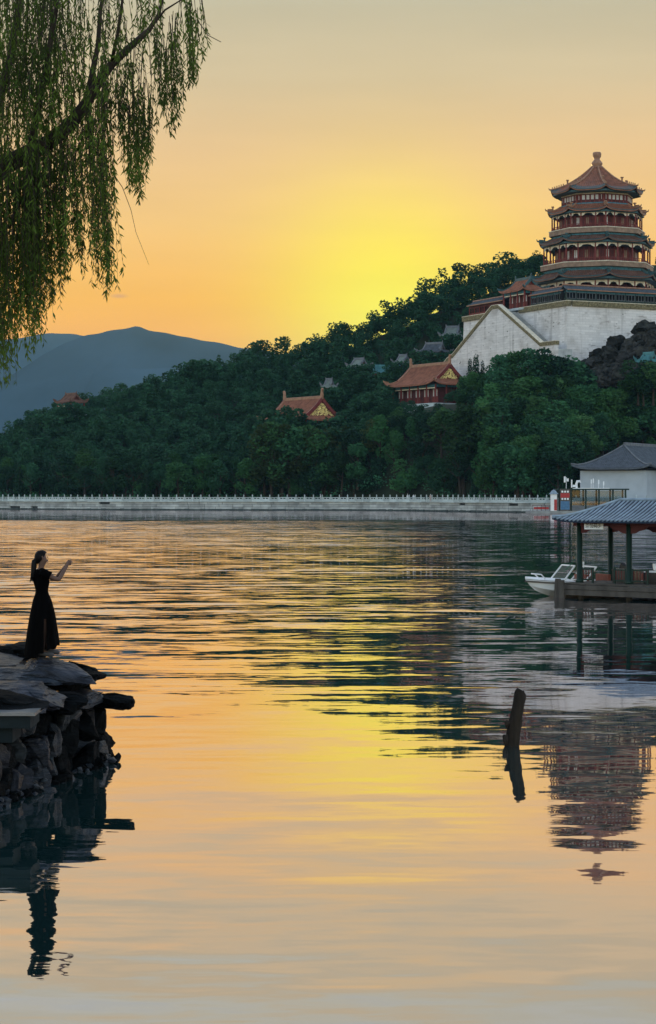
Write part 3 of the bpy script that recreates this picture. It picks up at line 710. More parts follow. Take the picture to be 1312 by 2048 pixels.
def gallery(label, x0, y0, x1, y1, z0, nb, frame):
    """roofed open gallery on the terrace edge between two corners (terrace frame)"""
    a, b = Vector((x0, y0, 0)), Vector((x1, y1, 0)); L = (b - a).length; d = (b - a) / L; c = (a + b) / 2
    w = pc(c.x, c.y); G = thing('roofed_gallery', label, 'gallery', (w.x, w.y, 0), PROT + math.atan2(d.y, d.x), 'galleries round the terrace edge')
    W = 4.0; ze = z0 + 2.75
    m = MB()
    for s in (-1, 1): m.slab([[(-L / 2, s * (W / 2) * (1 - v), ze + 1.15 * prof(v)), (L / 2, s * (W / 2) * (1 - v), ze + 1.15 * prof(v))] for v in (0, .33, .66, 1)][::s], .18)
    k = int(L / .5)
    for i in range(k):
        x = -L / 2 + L * (i + .5) / k
        for s in (-1, 1): m.tube([(x, s * (W / 2) * (1 - v), ze + 1.15 * prof(v) + .03) for v in (0, .5, 1)], .12, 4, False)
    m.build('roof', M_GREY_TILE, G)
    m = MB(); m.tube([(-L / 2 - .1, 0, ze + 1.3), (L / 2 + .1, 0, ze + 1.3)], .22, 6); m.build('main_ridge', M_ORANGE_R, G)
    for s in (-1, 1):
        m = MB(); m.beam((-L / 2, s * (W / 2 - .02), ze - .02), (L / 2, s * (W / 2 - .02), ze - .02), .22, .24); m.build('eave_board', M_ORANGE_R, G)
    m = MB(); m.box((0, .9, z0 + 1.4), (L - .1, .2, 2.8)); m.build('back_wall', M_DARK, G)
    m = MB(); m.box((0, -1.25, ze - .3), (L - .2, .2, .5)); m.build('lintel', M_TEAL if frame is not M_RED else M_DKRED, G)
    m = MB(); m.box((0, -1.25, z0 + .3), (L - .2, .12, .6)); m.build('bench_board', frame, G)
    for i in range(nb + 1):
        x = -L / 2 + .15 + (L - .3) * i / nb; m = MB(); m.box((x, -1.25, z0 + 1.38), (.2, .2, 2.7)); m.build('column', frame, G)
    for i in range(nb):
        x = -L / 2 + .15 + (L - .3) * (i + .5) / nb; w_ = (L - .3) / nb - .34; m = MB()
        for z in (z0 + .7, z0 + 2.1): m.box((x, -1.22, z), (w_, .08, .1))
        for f in (-.5, -.17, .17, .5): m.box((x + f * w_, -1.22, z0 + 1.4), (.1, .08, 1.5))
        m.build('lattice', M_RED if frame is M_RED else M_GREY_RIDGE, G)
Z0 = 50.25
gallery('red framed gallery left of the gate house along the terrace front', -24.5, -22.4, -6.3, -22.4, Z0, 7, M_RED)
gallery('grey lattice gallery right of the gate house along the terrace front', 6.3, -22.4, 22.2, -22.4, Z0, 6, M_DKGREEN)
gallery('grey lattice gallery along the terrace side nearest the right edge', 22.4, -24.5, 22.4, 24, Z0, 17, M_DKGREEN)
gp = pc(0, -22.0)
hall('gate_house', 'red gate house with an orange roof at the top of the terrace stair', 'gate house', gp, PROT, 12.0, 7.4, 50.3, 54.6, 57.6, 2.2, M_ORANGE, M_GRN_TILE, M_RED, M_RED, over=1.0, base=.6, cols=4, up=.7)

# ------------------------------------------------------------------ halls and pavilions among the trees
def gold_gable():
    return M_GOLD
hA = hall('temple_hall', 'orange roofed hall with a gilded gable low among the trees', 'temple hall', HALL_A, PROT + math.radians(8), 21.5, 13.5, 16.5, 22.2, 27.7, 1.9, M_ORANGE, M_ORANGE_R, M_RED, M_RED, up=.9, base=5)
hB = hall('temple_hall', 'orange roofed hall with red columns just left of the white terrace stair', 'temple hall', HALL_B, PROT + math.radians(5), 23.0, 13.0, 26.6, 31.4, 36.6, 2.4, M_ORANGE, M_ORANGE_R, M_RED, M_RED, up=1.1, base=5)
def gable_lattice(h, L, W, z0, H, gab, s=1):
    """gilded openwork in the gable: crossing bars and curls"""
    vg = gab / (W / 2); xg = L / 2 - gab - .34
    m = MB(); r = random.Random(3)
    def inside(y, z): v = 1 - abs(y) / (W / 2); return v > vg + .05 and z0 + H * prof(max(0, v)) - .85 > z and z > z0 + H * prof(vg) + .15
    for i in range(1100):
        y = r.uniform(-W / 2, W / 2); z = r.uniform(z0, z0 + H)
        if inside(y, z):
            a = r.uniform(0, math.pi); l = r.uniform(.3, .7)
            m.tube([(s * (xg + r.uniform(0, .1)), y + l * (t - .5) * math.cos(a + t), z + l * (t - .5) * math.sin(a + t)) for t in (0, .33, .66, 1)], .075, 4)
    m.build('gilded_gable', M_GOLD, h)
gable_lattice(hA, 21.5, 13.5, 22.2, 5.5, 1.9); gable_lattice(hB, 23.0, 13.0, 31.4, 5.2, 2.4)

def small_pavilion(label, px, py, Y, size, tile, ridge, rz, cat='pavilion', eave_h=3.2, H=2.0, gab=None, wall=M_DKRED, name='garden_pavilion'):
    """small hall whose ridge stands at photo pixel (px, py)"""
    p = at(px, py, Y); L, W = size; zr = p.z; gab = gab if gab is not None else W * .22
    floor = zr - H - eave_h
    h = hall(name, label, cat, p, rz, L, W, floor, zr - H, zr, gab, tile, ridge, wall, wall, over=.8, base=1.6, cols=4, kind='colonnade' if wall is not M_PLASTER else 'wall', up=.6, t=.2, rib=.36)
    PLATEAUS_LATE.append((p.x, p.y, floor)); PAV_SCREEN.append((p.x, p.y, floor, py + (H * .62) * F / Y, L * F / Y * .5)); return h
PLATEAUS_LATE = []; PAV_SCREEN = []
small_pavilion('small turquoise tiled pavilion among the trees left of the red columned hall', 765, 733, 540, (6.2, 4.6), M_TURQ_TILE, M_TURQ_TILE, math.radians(14))
small_pavilion('tiny pale grey pavilion roof deep in the trees above the gilded gable', 658, 760, 534, (3.4, 3.2), M_BRONZE, M_GREY_RIDGE, math.radians(-30))
small_pavilion('pale grey pavilion roof half hidden in the dark trees left of the turquoise roof', 718, 719, 546, (5.6, 4.6), M_BRONZE, M_GREY_RIDGE, math.radians(-40))
small_pavilion('grey green pavilion roof half hidden above the red columned hall', 806, 712, 538, (4.6, 4.2), M_BRONZE, M_GREY_RIDGE, math.radians(-40))
small_pavilion('dark tiled pavilion beside the left edge of the white terrace', 868, 688, 536, (8.0, 6.4), M_GREY_TILE, M_GREY_RIDGE, math.radians(-30), H=2.4)
small_pavilion('bronze pavilion with pale eaves directly left of the terrace wall', 905, 655, 545, (6.2, 5.6), M_BRONZE, M_GREY_RIDGE, math.radians(-20), H=2.6)
small_pavilion('red pavilion on the left shoulder of the hill under the blue mountain', 142, 789, 575, (8.5, 6.0), M_ORANGE_D, M_ORANGE_D, math.radians(-50), H=2.4)
small_pavilion('small blue green roofed shrine on the crag at the right edge', 1297, 708, 462, (5.0, 4.0), M_TURQ_TILE, M_TURQ_TILE, math.radians(-50), H=1.8)

# grey waterside hall at the right
gh = at(1262, 985, 440)
hall('grey_hall', 'large grey tiled hall with pale walls behind the landing kiosk', 'hall', at(1281.5, 985, 435.5), math.radians(63), 40, 17.5, 3.0, 9.2, 14.2, 8.7, M_GREY_TILE, M_GREY_RIDGE, M_PLASTER, M_PLASTER, over=1.5, base=1.2, kind='wall', up=.9, ornaments=False)
# low white stair wall by the lower hall
def stair_wall():
    p = pc(-21, -36); T = thing('stair_parapet', 'short white stair wall rising behind the red columned hall', 'wall', (p.x, p.y, 0), PROT)
    m = MB(); m.prism([(-4, 24), (9, 24), (9, 31.5), (2.4, 36.6), (-4, 36.6)], 'y', -.5, .5); m.build('parapet_wall', M_WALL, T)
    for a, b in (((-4.1, 36.6), (2.4, 36.6)), ((2.4, 36.6), (9, 31.5))): m = MB(); m.beam((a[0], 0, a[1] + .3), (b[0], 0, b[1] + .3), 1.3, .6); m.build('coping', M_COPING, T)
stair_wall()

# ------------------------------------------------------------------ trees of the hill
def leaf_quads(C, size, rg, flat=.35):
    """one small bent leaf-clump face at every centre"""
    n = len(C); u = rg.normal(size=(n, 3)); u[:, 2] *= flat; u /= np.linalg.norm(u, axis=1)[:, None] + 1e-9
    w = rg.normal(size=(n, 3)); v = np.cross(u, w); v /= np.linalg.norm(v, axis=1)[:, None] + 1e-9
    s = size * rg.uniform(.6, 1.3, n)[:, None]; a = rg.uniform(.5, .9, n)[:, None]
    V = np.stack([C - u * s * .5, C + v * s * a * .45, C + u * s * .5, C - v * s * a * .45], 1).reshape(-1, 3)
    return V, np.arange(4 * n).reshape(n, 4)

def crown_points(kind, rg, n):
    P = []
    if kind == 'broad':                            # unit tree: height 1, crown from .25 to 1
        nb = 17; B = []
        for i in range(nb):
            t = rg.uniform(.30, .95); rr = .40 * math.sqrt(max(.05, 1 - ((t - .58) / .45) ** 2)); a = rg.uniform(0, 2 * math.pi)
            q_ = rr * math.sqrt(rg.uniform(.25, 1)) * .8; B.append((q_ * math.cos(a), q_ * math.sin(a), t * .95, rg.uniform(.11, .18)))
    elif kind == 'tall':
        nb = 20; B = []
        for i in range(nb):
            t = rg.uniform(.22, .97); rr = .27 * math.sin(math.pi * min(.97, max(.08, (t - .1) / .92)) ** .8); a = rg.uniform(0, 2 * math.pi)
            q_ = rr * math.sqrt(rg.uniform(.2, 1)) * .85; B.append((q_ * math.cos(a), q_ * math.sin(a), t * .95, rg.uniform(.08, .13)))
    elif kind == 'pine':                           # flat layered pads
        B = []
        for i in range(11):
            t = .42 + .055 * i; a = rg.uniform(0, 2 * math.pi); q_ = rg.uniform(.08, .34) * (1.15 - t * .6)
            B.append((q_ * math.cos(a), q_ * math.sin(a), t * .96, rg.uniform(.13, .2)))
    else:                                          # cypress column
        B = []
        for i in range(16):
            t = .10 + .88 * i / 15; q_ = .05 * (1 - t); a = rg.uniform(0, 6.28); B.append((q_ * math.cos(a), q_ * math.sin(a), t * .95, .13 * (1 - .75 * t) + .035))
    B = np.array(B); w = B[:, 3] ** 2; idx = rg.choice(len(B), n, p=w / w.sum())
    d = rg.normal(size=(n, 3)); d /= np.linalg.norm(d, axis=1)[:, None]; r = rg.uniform(.62, 1.05, n) ** .6
    sq = np.array([1, 1, .8]) if kind != 'pine' else np.array([1.25, 1.25, .38])
    if kind == 'cypress': sq = np.array([1, 1, 1.3])
    return B[idx, :3] + d * (B[idx, 3] * r)[:, None] * sq

TREE = {}
def tree_meshes():
    for kind, nv, n, sz in (('broad', 5, 2300, .058), ('tall', 4, 2500, .045), ('pine', 3, 1700, .055), ('cypress', 2, 1300, .05)):
        for v in range(nv):
            rg = np.random.default_rng(100 + v * 7 + len(kind)); C = crown_points(kind, rg, n); V, Fq = leaf_quads(C, sz, rg)
            tk = MB(); lean = rg.uniform(-.03, .03, 2)
            top = .86 if kind == 'cypress' else .7
            tk.tube([(0, 0, -.06), (lean[0] * .3, lean[1] * .3, .12), (lean[0], lean[1], .4), (lean[0] * 1.3, lean[1], top)], [.030, .022, .016, .005], 6)
            if kind != 'cypress':
                for j in range(6):
                    z = rg.uniform(.26, .6); a = rg.uniform(0, 6.28); r = rg.uniform(.16, .3)
                    tk.tube([(lean[0], lean[1], z), (r * .5 * math.cos(a), r * .5 * math.sin(a), z + .08), (r * math.cos(a), r * math.sin(a), z + .2)], [.011, .008, .003], 4)
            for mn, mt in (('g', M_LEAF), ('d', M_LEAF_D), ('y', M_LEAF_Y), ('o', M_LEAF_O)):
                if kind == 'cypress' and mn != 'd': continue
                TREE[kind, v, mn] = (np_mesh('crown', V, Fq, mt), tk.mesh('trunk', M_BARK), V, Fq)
tree_meshes()

# what the trees leave open: photo window and the depth of the thing behind it
CLEAR = [(548, 780, 672, 836, 500), (548, 780, 604, 815, 500), (776, 722, 912, 803, 506), (918, 560, 985, 738, 560), (985, 560, 1112, 694, 560), (1100, 560, 1165, 702, 560), (1160, 300, 1312, 742, 560),
         (1095, 300, 1312, 640, 700), (745, 728, 788, 750, 538), (648, 756, 686, 772, 532), (704, 715, 732, 738, 544), (796, 708, 822, 724, 536), (840, 686, 916, 728, 533), (886, 652, 920, 684, 540), (112, 788, 164, 815, 572),
         (1275, 704, 1312, 744, 455), (1150, 888, 1330, 1000, 425), (876, 703, 930, 732, 540)]
NOGO = [(HALL_A.x, HALL_A.y, 11), (HALL_B.x, HALL_B.y, 11.5)] + [(p[0], p[1], 4.5) for p in PLATEAUS_LATE]
def px_of(X, Y, Z): return CX + X * F / Y, HY - (Z - EYE) * F / Y

def in_complex(X, Y, mrg=4):
    d = Vector((X - PC.x, Y - PC.y)); c, s = math.cos(-PROT), math.sin(-PROT); x, y = d.x * c - d.y * s, d.x * s + d.y * c
    return -28 - mrg < x < 29 + mrg and -32 - mrg < y < 26 + mrg
def in_grey(X, Y):
    p = at(1281.5, 985, 435.5); d = Vector((X - p.x, Y - p.y)); a = -math.radians(63); x, y = d.x * math.cos(a) - d.y * math.sin(a), d.x * math.sin(a) + d.y * math.cos(a)
    return abs(x) < 21.5 and abs(y) < 10

def plant(n_try=16000):
    r = random.Random(5); out = []; cell = {}
    def ok_space(x, y, d):
        i, j = int(x // 6), int(y // 6)
        for a in (-1, 0, 1):
            for b in (-1, 0, 1):
                for (p, q_, e) in cell.get((i + a, j + b), ()):
                    if (p - x) ** 2 + (q_ - y) ** 2 < (min(d, e)) ** 2: return False
        return True
    def clear_ok(X, Y, zt, rad, zb):
        x, y1 = px_of(X, Y, zt); hw = rad * F / Y; y0 = px_of(X, Y, zb)[1]
        for (a, b, c, d, dep) in CLEAR:
            if Y < dep and x + hw > a + 4 and x - hw < c - 4 and y1 < d and y0 > b: return False
        return True
    tries = []
    for k in range(n_try):
        X = r.uniform(-118, 118); Y = r.uniform(430, 640); tries.append((X, Y))
    # front row by the shore first
    row = []
    for k in range(70):
        X = -100 + 190 * k / 69 + r.uniform(-1, 1); Y = float(shore_y(X)) + r.uniform(14, 19); row.append((X, Y))
    for f, (X, Y) in [(1, p) for p in row] + [(0, p) for p in tries]:
        px = CX + X * F / Y
        if px < -70 or px > 1400: continue
        sy = float(shore_y(X)); t = (Y - sy - 16) / (YR - sy - 16)
        if Y < sy + 13 or t > 1.10: continue
        if in_complex(X, Y) or in_grey(X, Y): continue
        if any((X - a) ** 2 + (Y - b) ** 2 < c * c for a, b, c in NOGO): continue
        z = float(terrain(X, Y))
        front = Y < sy + 24
        kind = r.choices(['broad', 'tall', 'pine', 'cypress'], [.22, .62, .08, .08] if front else [.66, .14, .16, .04])[0]
        h = {'broad': r.uniform(5.6, 10), 'tall': r.uniform(9, 14.5), 'pine': r.uniform(6, 9.5), 'cypress': r.uniform(7, 12)}[kind]
        if t > .8: h *= .82; kind = kind if kind != 'tall' else 'broad'
        rad = h * {'broad': .42, 'tall': .27, 'pine': .4, 'cypress': .12}[kind]; sp = {'broad': 4.3, 'tall': 4.0, 'pine': 4.4, 'cypress': 3.0}[kind] * (.72 if t > .85 else 1)
        if not ok_space(X, Y, sp): continue
        good = False
        for sh in (1, .8, .62, .45):
            if clear_ok(X, Y, z + h * sh, rad * sh, z): good = True; h *= sh; break
        if not good: continue
        cell.setdefault((int(X // 6), int(Y // 6)), []).append((X, Y, sp)); out.append((X, Y, z, h, kind, front, t))
    # trees standing close before the halls, the terrace and the crag
    for (x0, x1, step, Y, tops) in ((536, 690, 13, 492, ((536, 812), (552, 822), (560, 826), (575, 808), (585, 806), (600, 836), (640, 842), (668, 836), (690, 822))),
                                    (690, 775, 14, 500, ((690, 818), (730, 806), (775, 800))), (768, 935, 14, 496, ((768, 796), (790, 799), (830, 796), (870, 798), (890, 792), (915, 760), (935, 748))),
                                    (930, 1000, 13, 474, ((930, 752), (960, 748), (985, 742), (1000, 716))), (1000, 1180, 14, 468, ((1000, 708), (1030, 694), (1070, 692), (1100, 704), (1130, 702), (1160, 720), (1180, 740))),
                                    (1120, 1345, 13, 469, ((1120, 742), (1170, 742), (1240, 752), (1280, 746), (1345, 742))), (1120, 1345, 14, 468.5, ((1120, 780), (1200, 800), (1345, 790))), (1120, 1345, 13, 468, ((1120, 830), (1200, 850), (1345, 838))), (985, 1150, 12, 432, ((985, 880), (1050, 868), (1100, 872), (1150, 880))), (985, 1130, 13, 438, ((985, 850), (1130, 842))), (980, 1335, 17, 458, ((980, 760), (1100, 745), (1200, 775), (1335, 770))),
                                    (930, 1160, 17, 452, ((930, 800), (1050, 790), (1160, 800))), (1060, 1335, 18, 445, ((1060, 830), (1200, 820), (1335, 800))), (530, 1000, 16, 483, ((530, 842), (620, 852), (800, 832), (900, 822), (1000, 800)))):
        for x in range(x0, x1, step):
            xx = x + r.uniform(-4, 4); top = float(np.interp(xx, [p[0] for p in tops], [p[1] for p in tops])) + r.uniform(-2, 7); YY = Y + r.uniform(-3, 3)
            p = at(xx, top, YY); z = float(terrain(p.x, YY)); h = p.z - z
            if h < 3.0 or YY < float(shore_y(p.x)) + 12 or in_grey(p.x, YY): continue
            kind = r.choices(['broad', 'tall', 'pine'], [.7, .22, .08])[0]
            if h > 13: kind = 'tall'
            out.append((p.x, YY, z, h, kind, False, .45))
    for (X0, Y0_, fl, py_e, hw) in PAV_SCREEN:
        for k in range(4):
            YY = Y0_ - r.uniform(4.5, 7); xx = px_of(X0, Y0_, 0)[0] + (k - 1.5) * hw * .62 + r.uniform(-4, 4); p = at(xx, py_e + r.uniform(0, 6), YY); z = float(terrain(p.x, YY)); h = p.z - z
            if h < 2.2: continue
            out.append((p.x, YY, max(z, p.z - 10), min(h, 10), r.choice(['broad', 'broad', 'pine']), False, .55))
    for px in range(-24, 1140, 12):
        Y_ = 470.0
        for _ in range(12): X_ = (px - CX) * Y_ / F; Y_ = float(shore_y(X_)) + 16.5
        Y_ += r.uniform(-2, 5); X_ = (px - CX) * Y_ / F
        if in_grey(X_, Y_) or any((X_ - o[0]) ** 2 + (Y_ - o[1]) ** 2 < 6 for o in out if o[5]): continue
        out.append((X_, Y_, 2.0, r.uniform(10, 14.5), 'tall' if r.random() < .75 else 'broad', True, .02))
    # a few that the photograph singles out
    for (px, py, Y, h, kind) in ((952, 708, 478, 8.5, 'cypress'), (940, 716, 479, 7.0, 'cypress'), (965, 722, 478, 6.5, 'cypress')):
        p = at(px, py, Y); out.append((p.x, Y, p.z - h, h, kind + '!', False, .5))
    return out

def forest():
    T = plant(); r = random.Random(9)
    def near(t):                                   # how large it shows: nearer and less hidden first
        X, Y, z, h, kind, front, tt = t; px, _ = px_of(X, Y, z)
        return (0 if kind.endswith('!') else 1, 0 if -10 < px < 1325 else 1, 0 if front else 1, Y)
    T.sort(key=near); sv = []; sf = []; so = 0; tv = []; tf = []
    marks = [(150, 'by the left edge of the hill'), (330, 'below the blue mountain peak'), (545, 'left of the gilded gable hall'), (690, 'around the gilded gable hall'), (790, 'between the two orange halls'), (930, 'around the red columned hall'),
             (1080, 'below the white stair wall'), (1180, 'below the corner of the terrace'), (1400, 'below the crag at the right edge')]
    def where(px, zone):
        if zone == 'front': return 'behind the far balustrade ' + next(w for x, w in ((220, 'at the far left'), (440, 'left of the gilded gable hall'), (660, 'under the gilded gable hall'), (880, 'under the red columned hall'), (1400, 'left of the grey hall')) if px < x)
        if zone == 'ridge': return 'on the ridge line ' + next(w for x, w in ((300, 'under the mountain peak'), (520, 'left of the glow'), (720, 'at the foot of the glow'), (900, 'right of the glow'), (1400, 'beside the tower')) if px < x)
        return {'low': 'on the lower slope ', 'mid': 'on the middle slope ', 'under': ''}[zone] + next(w for x, w in marks if px < x)
    for i, (X, Y, z, h, kind, front, t) in enumerate(T):
        mark = kind.endswith('!'); kind = kind.rstrip('!'); px, py = px_of(X, Y, z + h)
        v = r.randrange({'broad': 5, 'tall': 4, 'pine': 3, 'cypress': 2}[kind])
        zone = 'front' if front else 'ridge' if t > .82 else 'under' if px > 880 else 'low' if t < .4 else 'mid'
        mn = 'd' if kind in ('cypress', 'pine') else ('y' if r.random() < (.3 if zone == 'under' else .12) else 'g' if r.random() < .7 else 'd')
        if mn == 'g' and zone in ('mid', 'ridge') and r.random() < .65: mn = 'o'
        cr, tk, V, Fq = TREE[kind, v, mn]; rz = r.uniform(0, 6.28); sx = h * r.uniform(.88, 1.15)
        if i < 300:
            look = {'cypress': 'narrow dark cypress', 'pine': 'dark flat topped pine', 'tall': {'g': 'tall green oval tree', 'd': 'tall dark oval tree', 'y': 'tall light green tree', 'o': 'tall olive green tree'}[mn], 'broad': {'g': 'round green tree', 'd': 'round dark tree', 'y': 'round light green tree', 'o': 'round olive green tree'}[mn]}[kind]
            lab = 'narrow dark cypress standing against the white stair wall' if mark else look + ' ' + where(px, zone); grp = lab + 's'
            grp = 'trees ' + where(px, zone)
            if mark: grp = 'cypresses by the stair wall'
            e = put('cypress_tree' if kind == 'cypress' else 'pine_tree' if kind == 'pine' else 'broadleaf_tree', None, None, (X, Y, z), rz, lab, 'tree', grp)
            put('crown', cr, e, scale=(sx, sx, h)); put('trunk', tk, e, scale=(sx, sx, h))
        else:
            c, s = math.cos(rz), math.sin(rz); W = V * np.array([sx, sx, h]); W = np.stack([W[:, 0] * c - W[:, 1] * s + X, W[:, 0] * s + W[:, 1] * c + Y, W[:, 2] + z], 1)
            # every second face is enough at the back
            W = W.reshape(-1, 4, 3)[::2]; ctr = W.mean(1, keepdims=True); W = ((W - ctr) * 1.3 + ctr).reshape(-1, 3)
            sv.append(W)
    if sv:
        V = np.concatenate(sv); o = put('hill_wood', np_mesh('hill_wood', V, np.arange(len(V)).reshape(-1, 4), M_LEAF), kind='stuff', label='dense dark green wood covering the back of the hill', cat='wood')
    # undergrowth along the foot of the trees
    rg = np.random.default_rng(4); n = 26000; X = rg.uniform(-112, 112, n); D = rg.uniform(9.5, 30, n) ** 1; Y = shore_y(X) + 1.5 + D
    bush = np.array([noise.noise(Vector((x * .22, d * .3, 2))) for x, d in zip(X, D)]); keep = (bush > -.15) & (X < 52); X, Y, D, bush = X[keep], Y[keep], D[keep], bush[keep]
    Z = np.maximum(terrain(X, Y), 2.0) + rg.uniform(0, 1, len(X)) * (1.0 + 3.2 * np.clip(bush, 0, 1)); V, Fq = leaf_quads(np.stack([X, Y, Z], 1), .55, rg)
    put('shrubbery', np_mesh('shrubbery', V, Fq, M_LEAF), kind='stuff', label='low dark shrubs along the shore behind the balustrade', cat='shrubs')
    return T
TREES = forest()
print('TREES', len(TREES))

# ------------------------------------------------------------------ rocks
ICO = {}
def ico(sub):
    if sub not in ICO:
        b = bmesh.new(); bmesh.ops.create_icosphere(b, subdivisions=sub, radius=1); b.verts.ensure_lookup_table()
        ICO[sub] = (np.array([v.co[:] for v in b.verts]), [tuple(v.index for v in f.verts) for f in b.faces]); b.free()
    return ICO[sub]
def rock(seed, size, sub=3, planes=17, rough=.07, box=.55):
    V, Fc = ico(sub); V = V.copy(); rg = np.random.default_rng(seed)
    V = np.sign(V) * np.abs(V) ** box                # boxier than a ball
    V /= np.abs(V).max()
    for k in range(planes):
        n = rg.normal(size=3); n /= np.linalg.norm(n); d = rg.uniform(.58, .95); e = np.clip(V @ n - d, 0, None); V -= e[:, None] * n
    o = seed * 3.7
    for i in range(len(V)):
        p = Vector(V[i]); f = 1 + rough * noise.fractal(p * 1.7 + Vector((o, o, o)), 1, 2, 4) + rough * .8 * noise.ridged_multi_fractal(Vector((p.x * 1.2 + o, p.y * 1.2, p.z * 3.2)), 1, 2, 3, 1, 2) - rough * .8
        V[i] *= f
    return (V * np.array(size)), Fc
def rock_obj(name, seed, c, size, m, parent, rz=0, tilt=(0, 0), sub=3, **k):
    V, Fc = rock(seed, size, sub, **k)
    me = bpy.data.meshes.new(name); me.from_pydata([tuple(v) for v in V], [], Fc); me.materials.append(m); me.update()
    o = put(name, me, parent, c); o.rotation_euler = (tilt[0], tilt[1], rz); return o

def crag():
    """rock slope against the right side of the terrace"""
    base = at(1240, 740, 470); T = thing('rock_crag', 'dark craggy rock slope below the right side of the terrace', 'crag', (base.x, base.y, 24))
    r = random.Random(21); k = 0
    for i in range(150):
        px = r.uniform(1150, 1345); lim = np.interp(px, [1150, 1165, 1200, 1240, 1275, 1312, 1345], [745, 735, 698, 672, 652, 640, 625])
        py = r.uniform(lim + 6, 775); Y = 474 - (py - lim) * .12 + r.uniform(-1, 1)
        p = at(px, py, Y); s = r.uniform(.9, 2.2)
        rock_obj('boulder', 500 + i, (p.x - base.x, p.y - base.y, p.z - 24), (s * r.uniform(.9, 1.5), s * 1.2, s * r.uniform(.7, 1.1)), M_CRAG, T, rz=r.uniform(0, 6), tilt=(r.uniform(-.5, .5), r.uniform(-.5, .5)), sub=3, rough=.3)
    m = MB(); P = [at(x, y + 10, 477) for x, y in ((1145, 752), (1200, 700), (1240, 678), (1275, 660), (1350, 634), (1420, 600), (1420, 800), (1145, 800))]
    m.prism([(p.x - base.x, p.z - 24) for p in P][::-1], 'y', 475 - base.y, 480 - base.y); m.build('rock_core', M_CRAG, T)
crag()

# ------------------------------------------------------------------ far landing stage with its kiosk
M_GLASS = None
def glass():
    m = bpy.data.materials.new('window_glass'); m.use_nodes = True; N = m.node_tree.nodes; L = m.node_tree.links
    for n in list(N):
        if n.type != 'OUTPUT_MATERIAL': N.remove(n)
    tr = N.new('ShaderNodeBsdfTransparent'); tr.inputs[0].default_value = (.80, .86, .86, 1); gl = N.new('ShaderNodeBsdfGlossy'); gl.inputs['Roughness'].default_value = .016
    mx = N.new('ShaderNodeMixShader'); mx.inputs[0].default_value = .07
    L.new(tr.outputs[0], mx.inputs[1]); L.new(gl.outputs[0], mx.inputs[2]); L.new(mx.outputs[0], N['Material Output'].inputs[0]); return m
M_GLASS = glass()
M_WHITE = mat('white_enamel', (.72, .74, .76), .45, .06, 2, spec=.5)
M_REDP = mat('bright_red_paint', (.34, .03, .03), .5, .2, 2)
M_BLUEP = mat('blue_paint', (.05, .14, .26), .5, .2, 2)
M_BLUET = mat('blue_grey_roof_tile', (.20, .26, .32), .5, .25, 3, spec=.5)
M_BLUETD = mat('dark_blue_pan_tile', (.010, .022, .045), .7, .3, 3)
M_CONC = mat('grey_concrete', (.26, .27, .27), .9, .25, .8, .01, 8)
M_BLACKP = mat('black_plastic', (.012, .012, .014), .4, .2, 3, spec=.5)
M_ORNG = mat('orange_cushion', (.20, .06, .04), .7, .2, 4)
M_GREENROPE = mat('green_rope', (.05, .16, .10), .9, .2, 8)
M_SKIN = mat('skin', (.11, .062, .046), .6, .1, 8, spec=.3)
M_HAIR = mat('black_hair', (.0025, .0022, .0022), .6, .3, 30, spec=.12, stretch=(1, 1, .15))
M_DRESS = mat('black_dress_cloth', (.0016, .0016, .0018), .95, .3, 12, spec=.03)
M_SHOE = mat('pale_grey_shoe', (.05, .05, .055), .7, .2, 10)

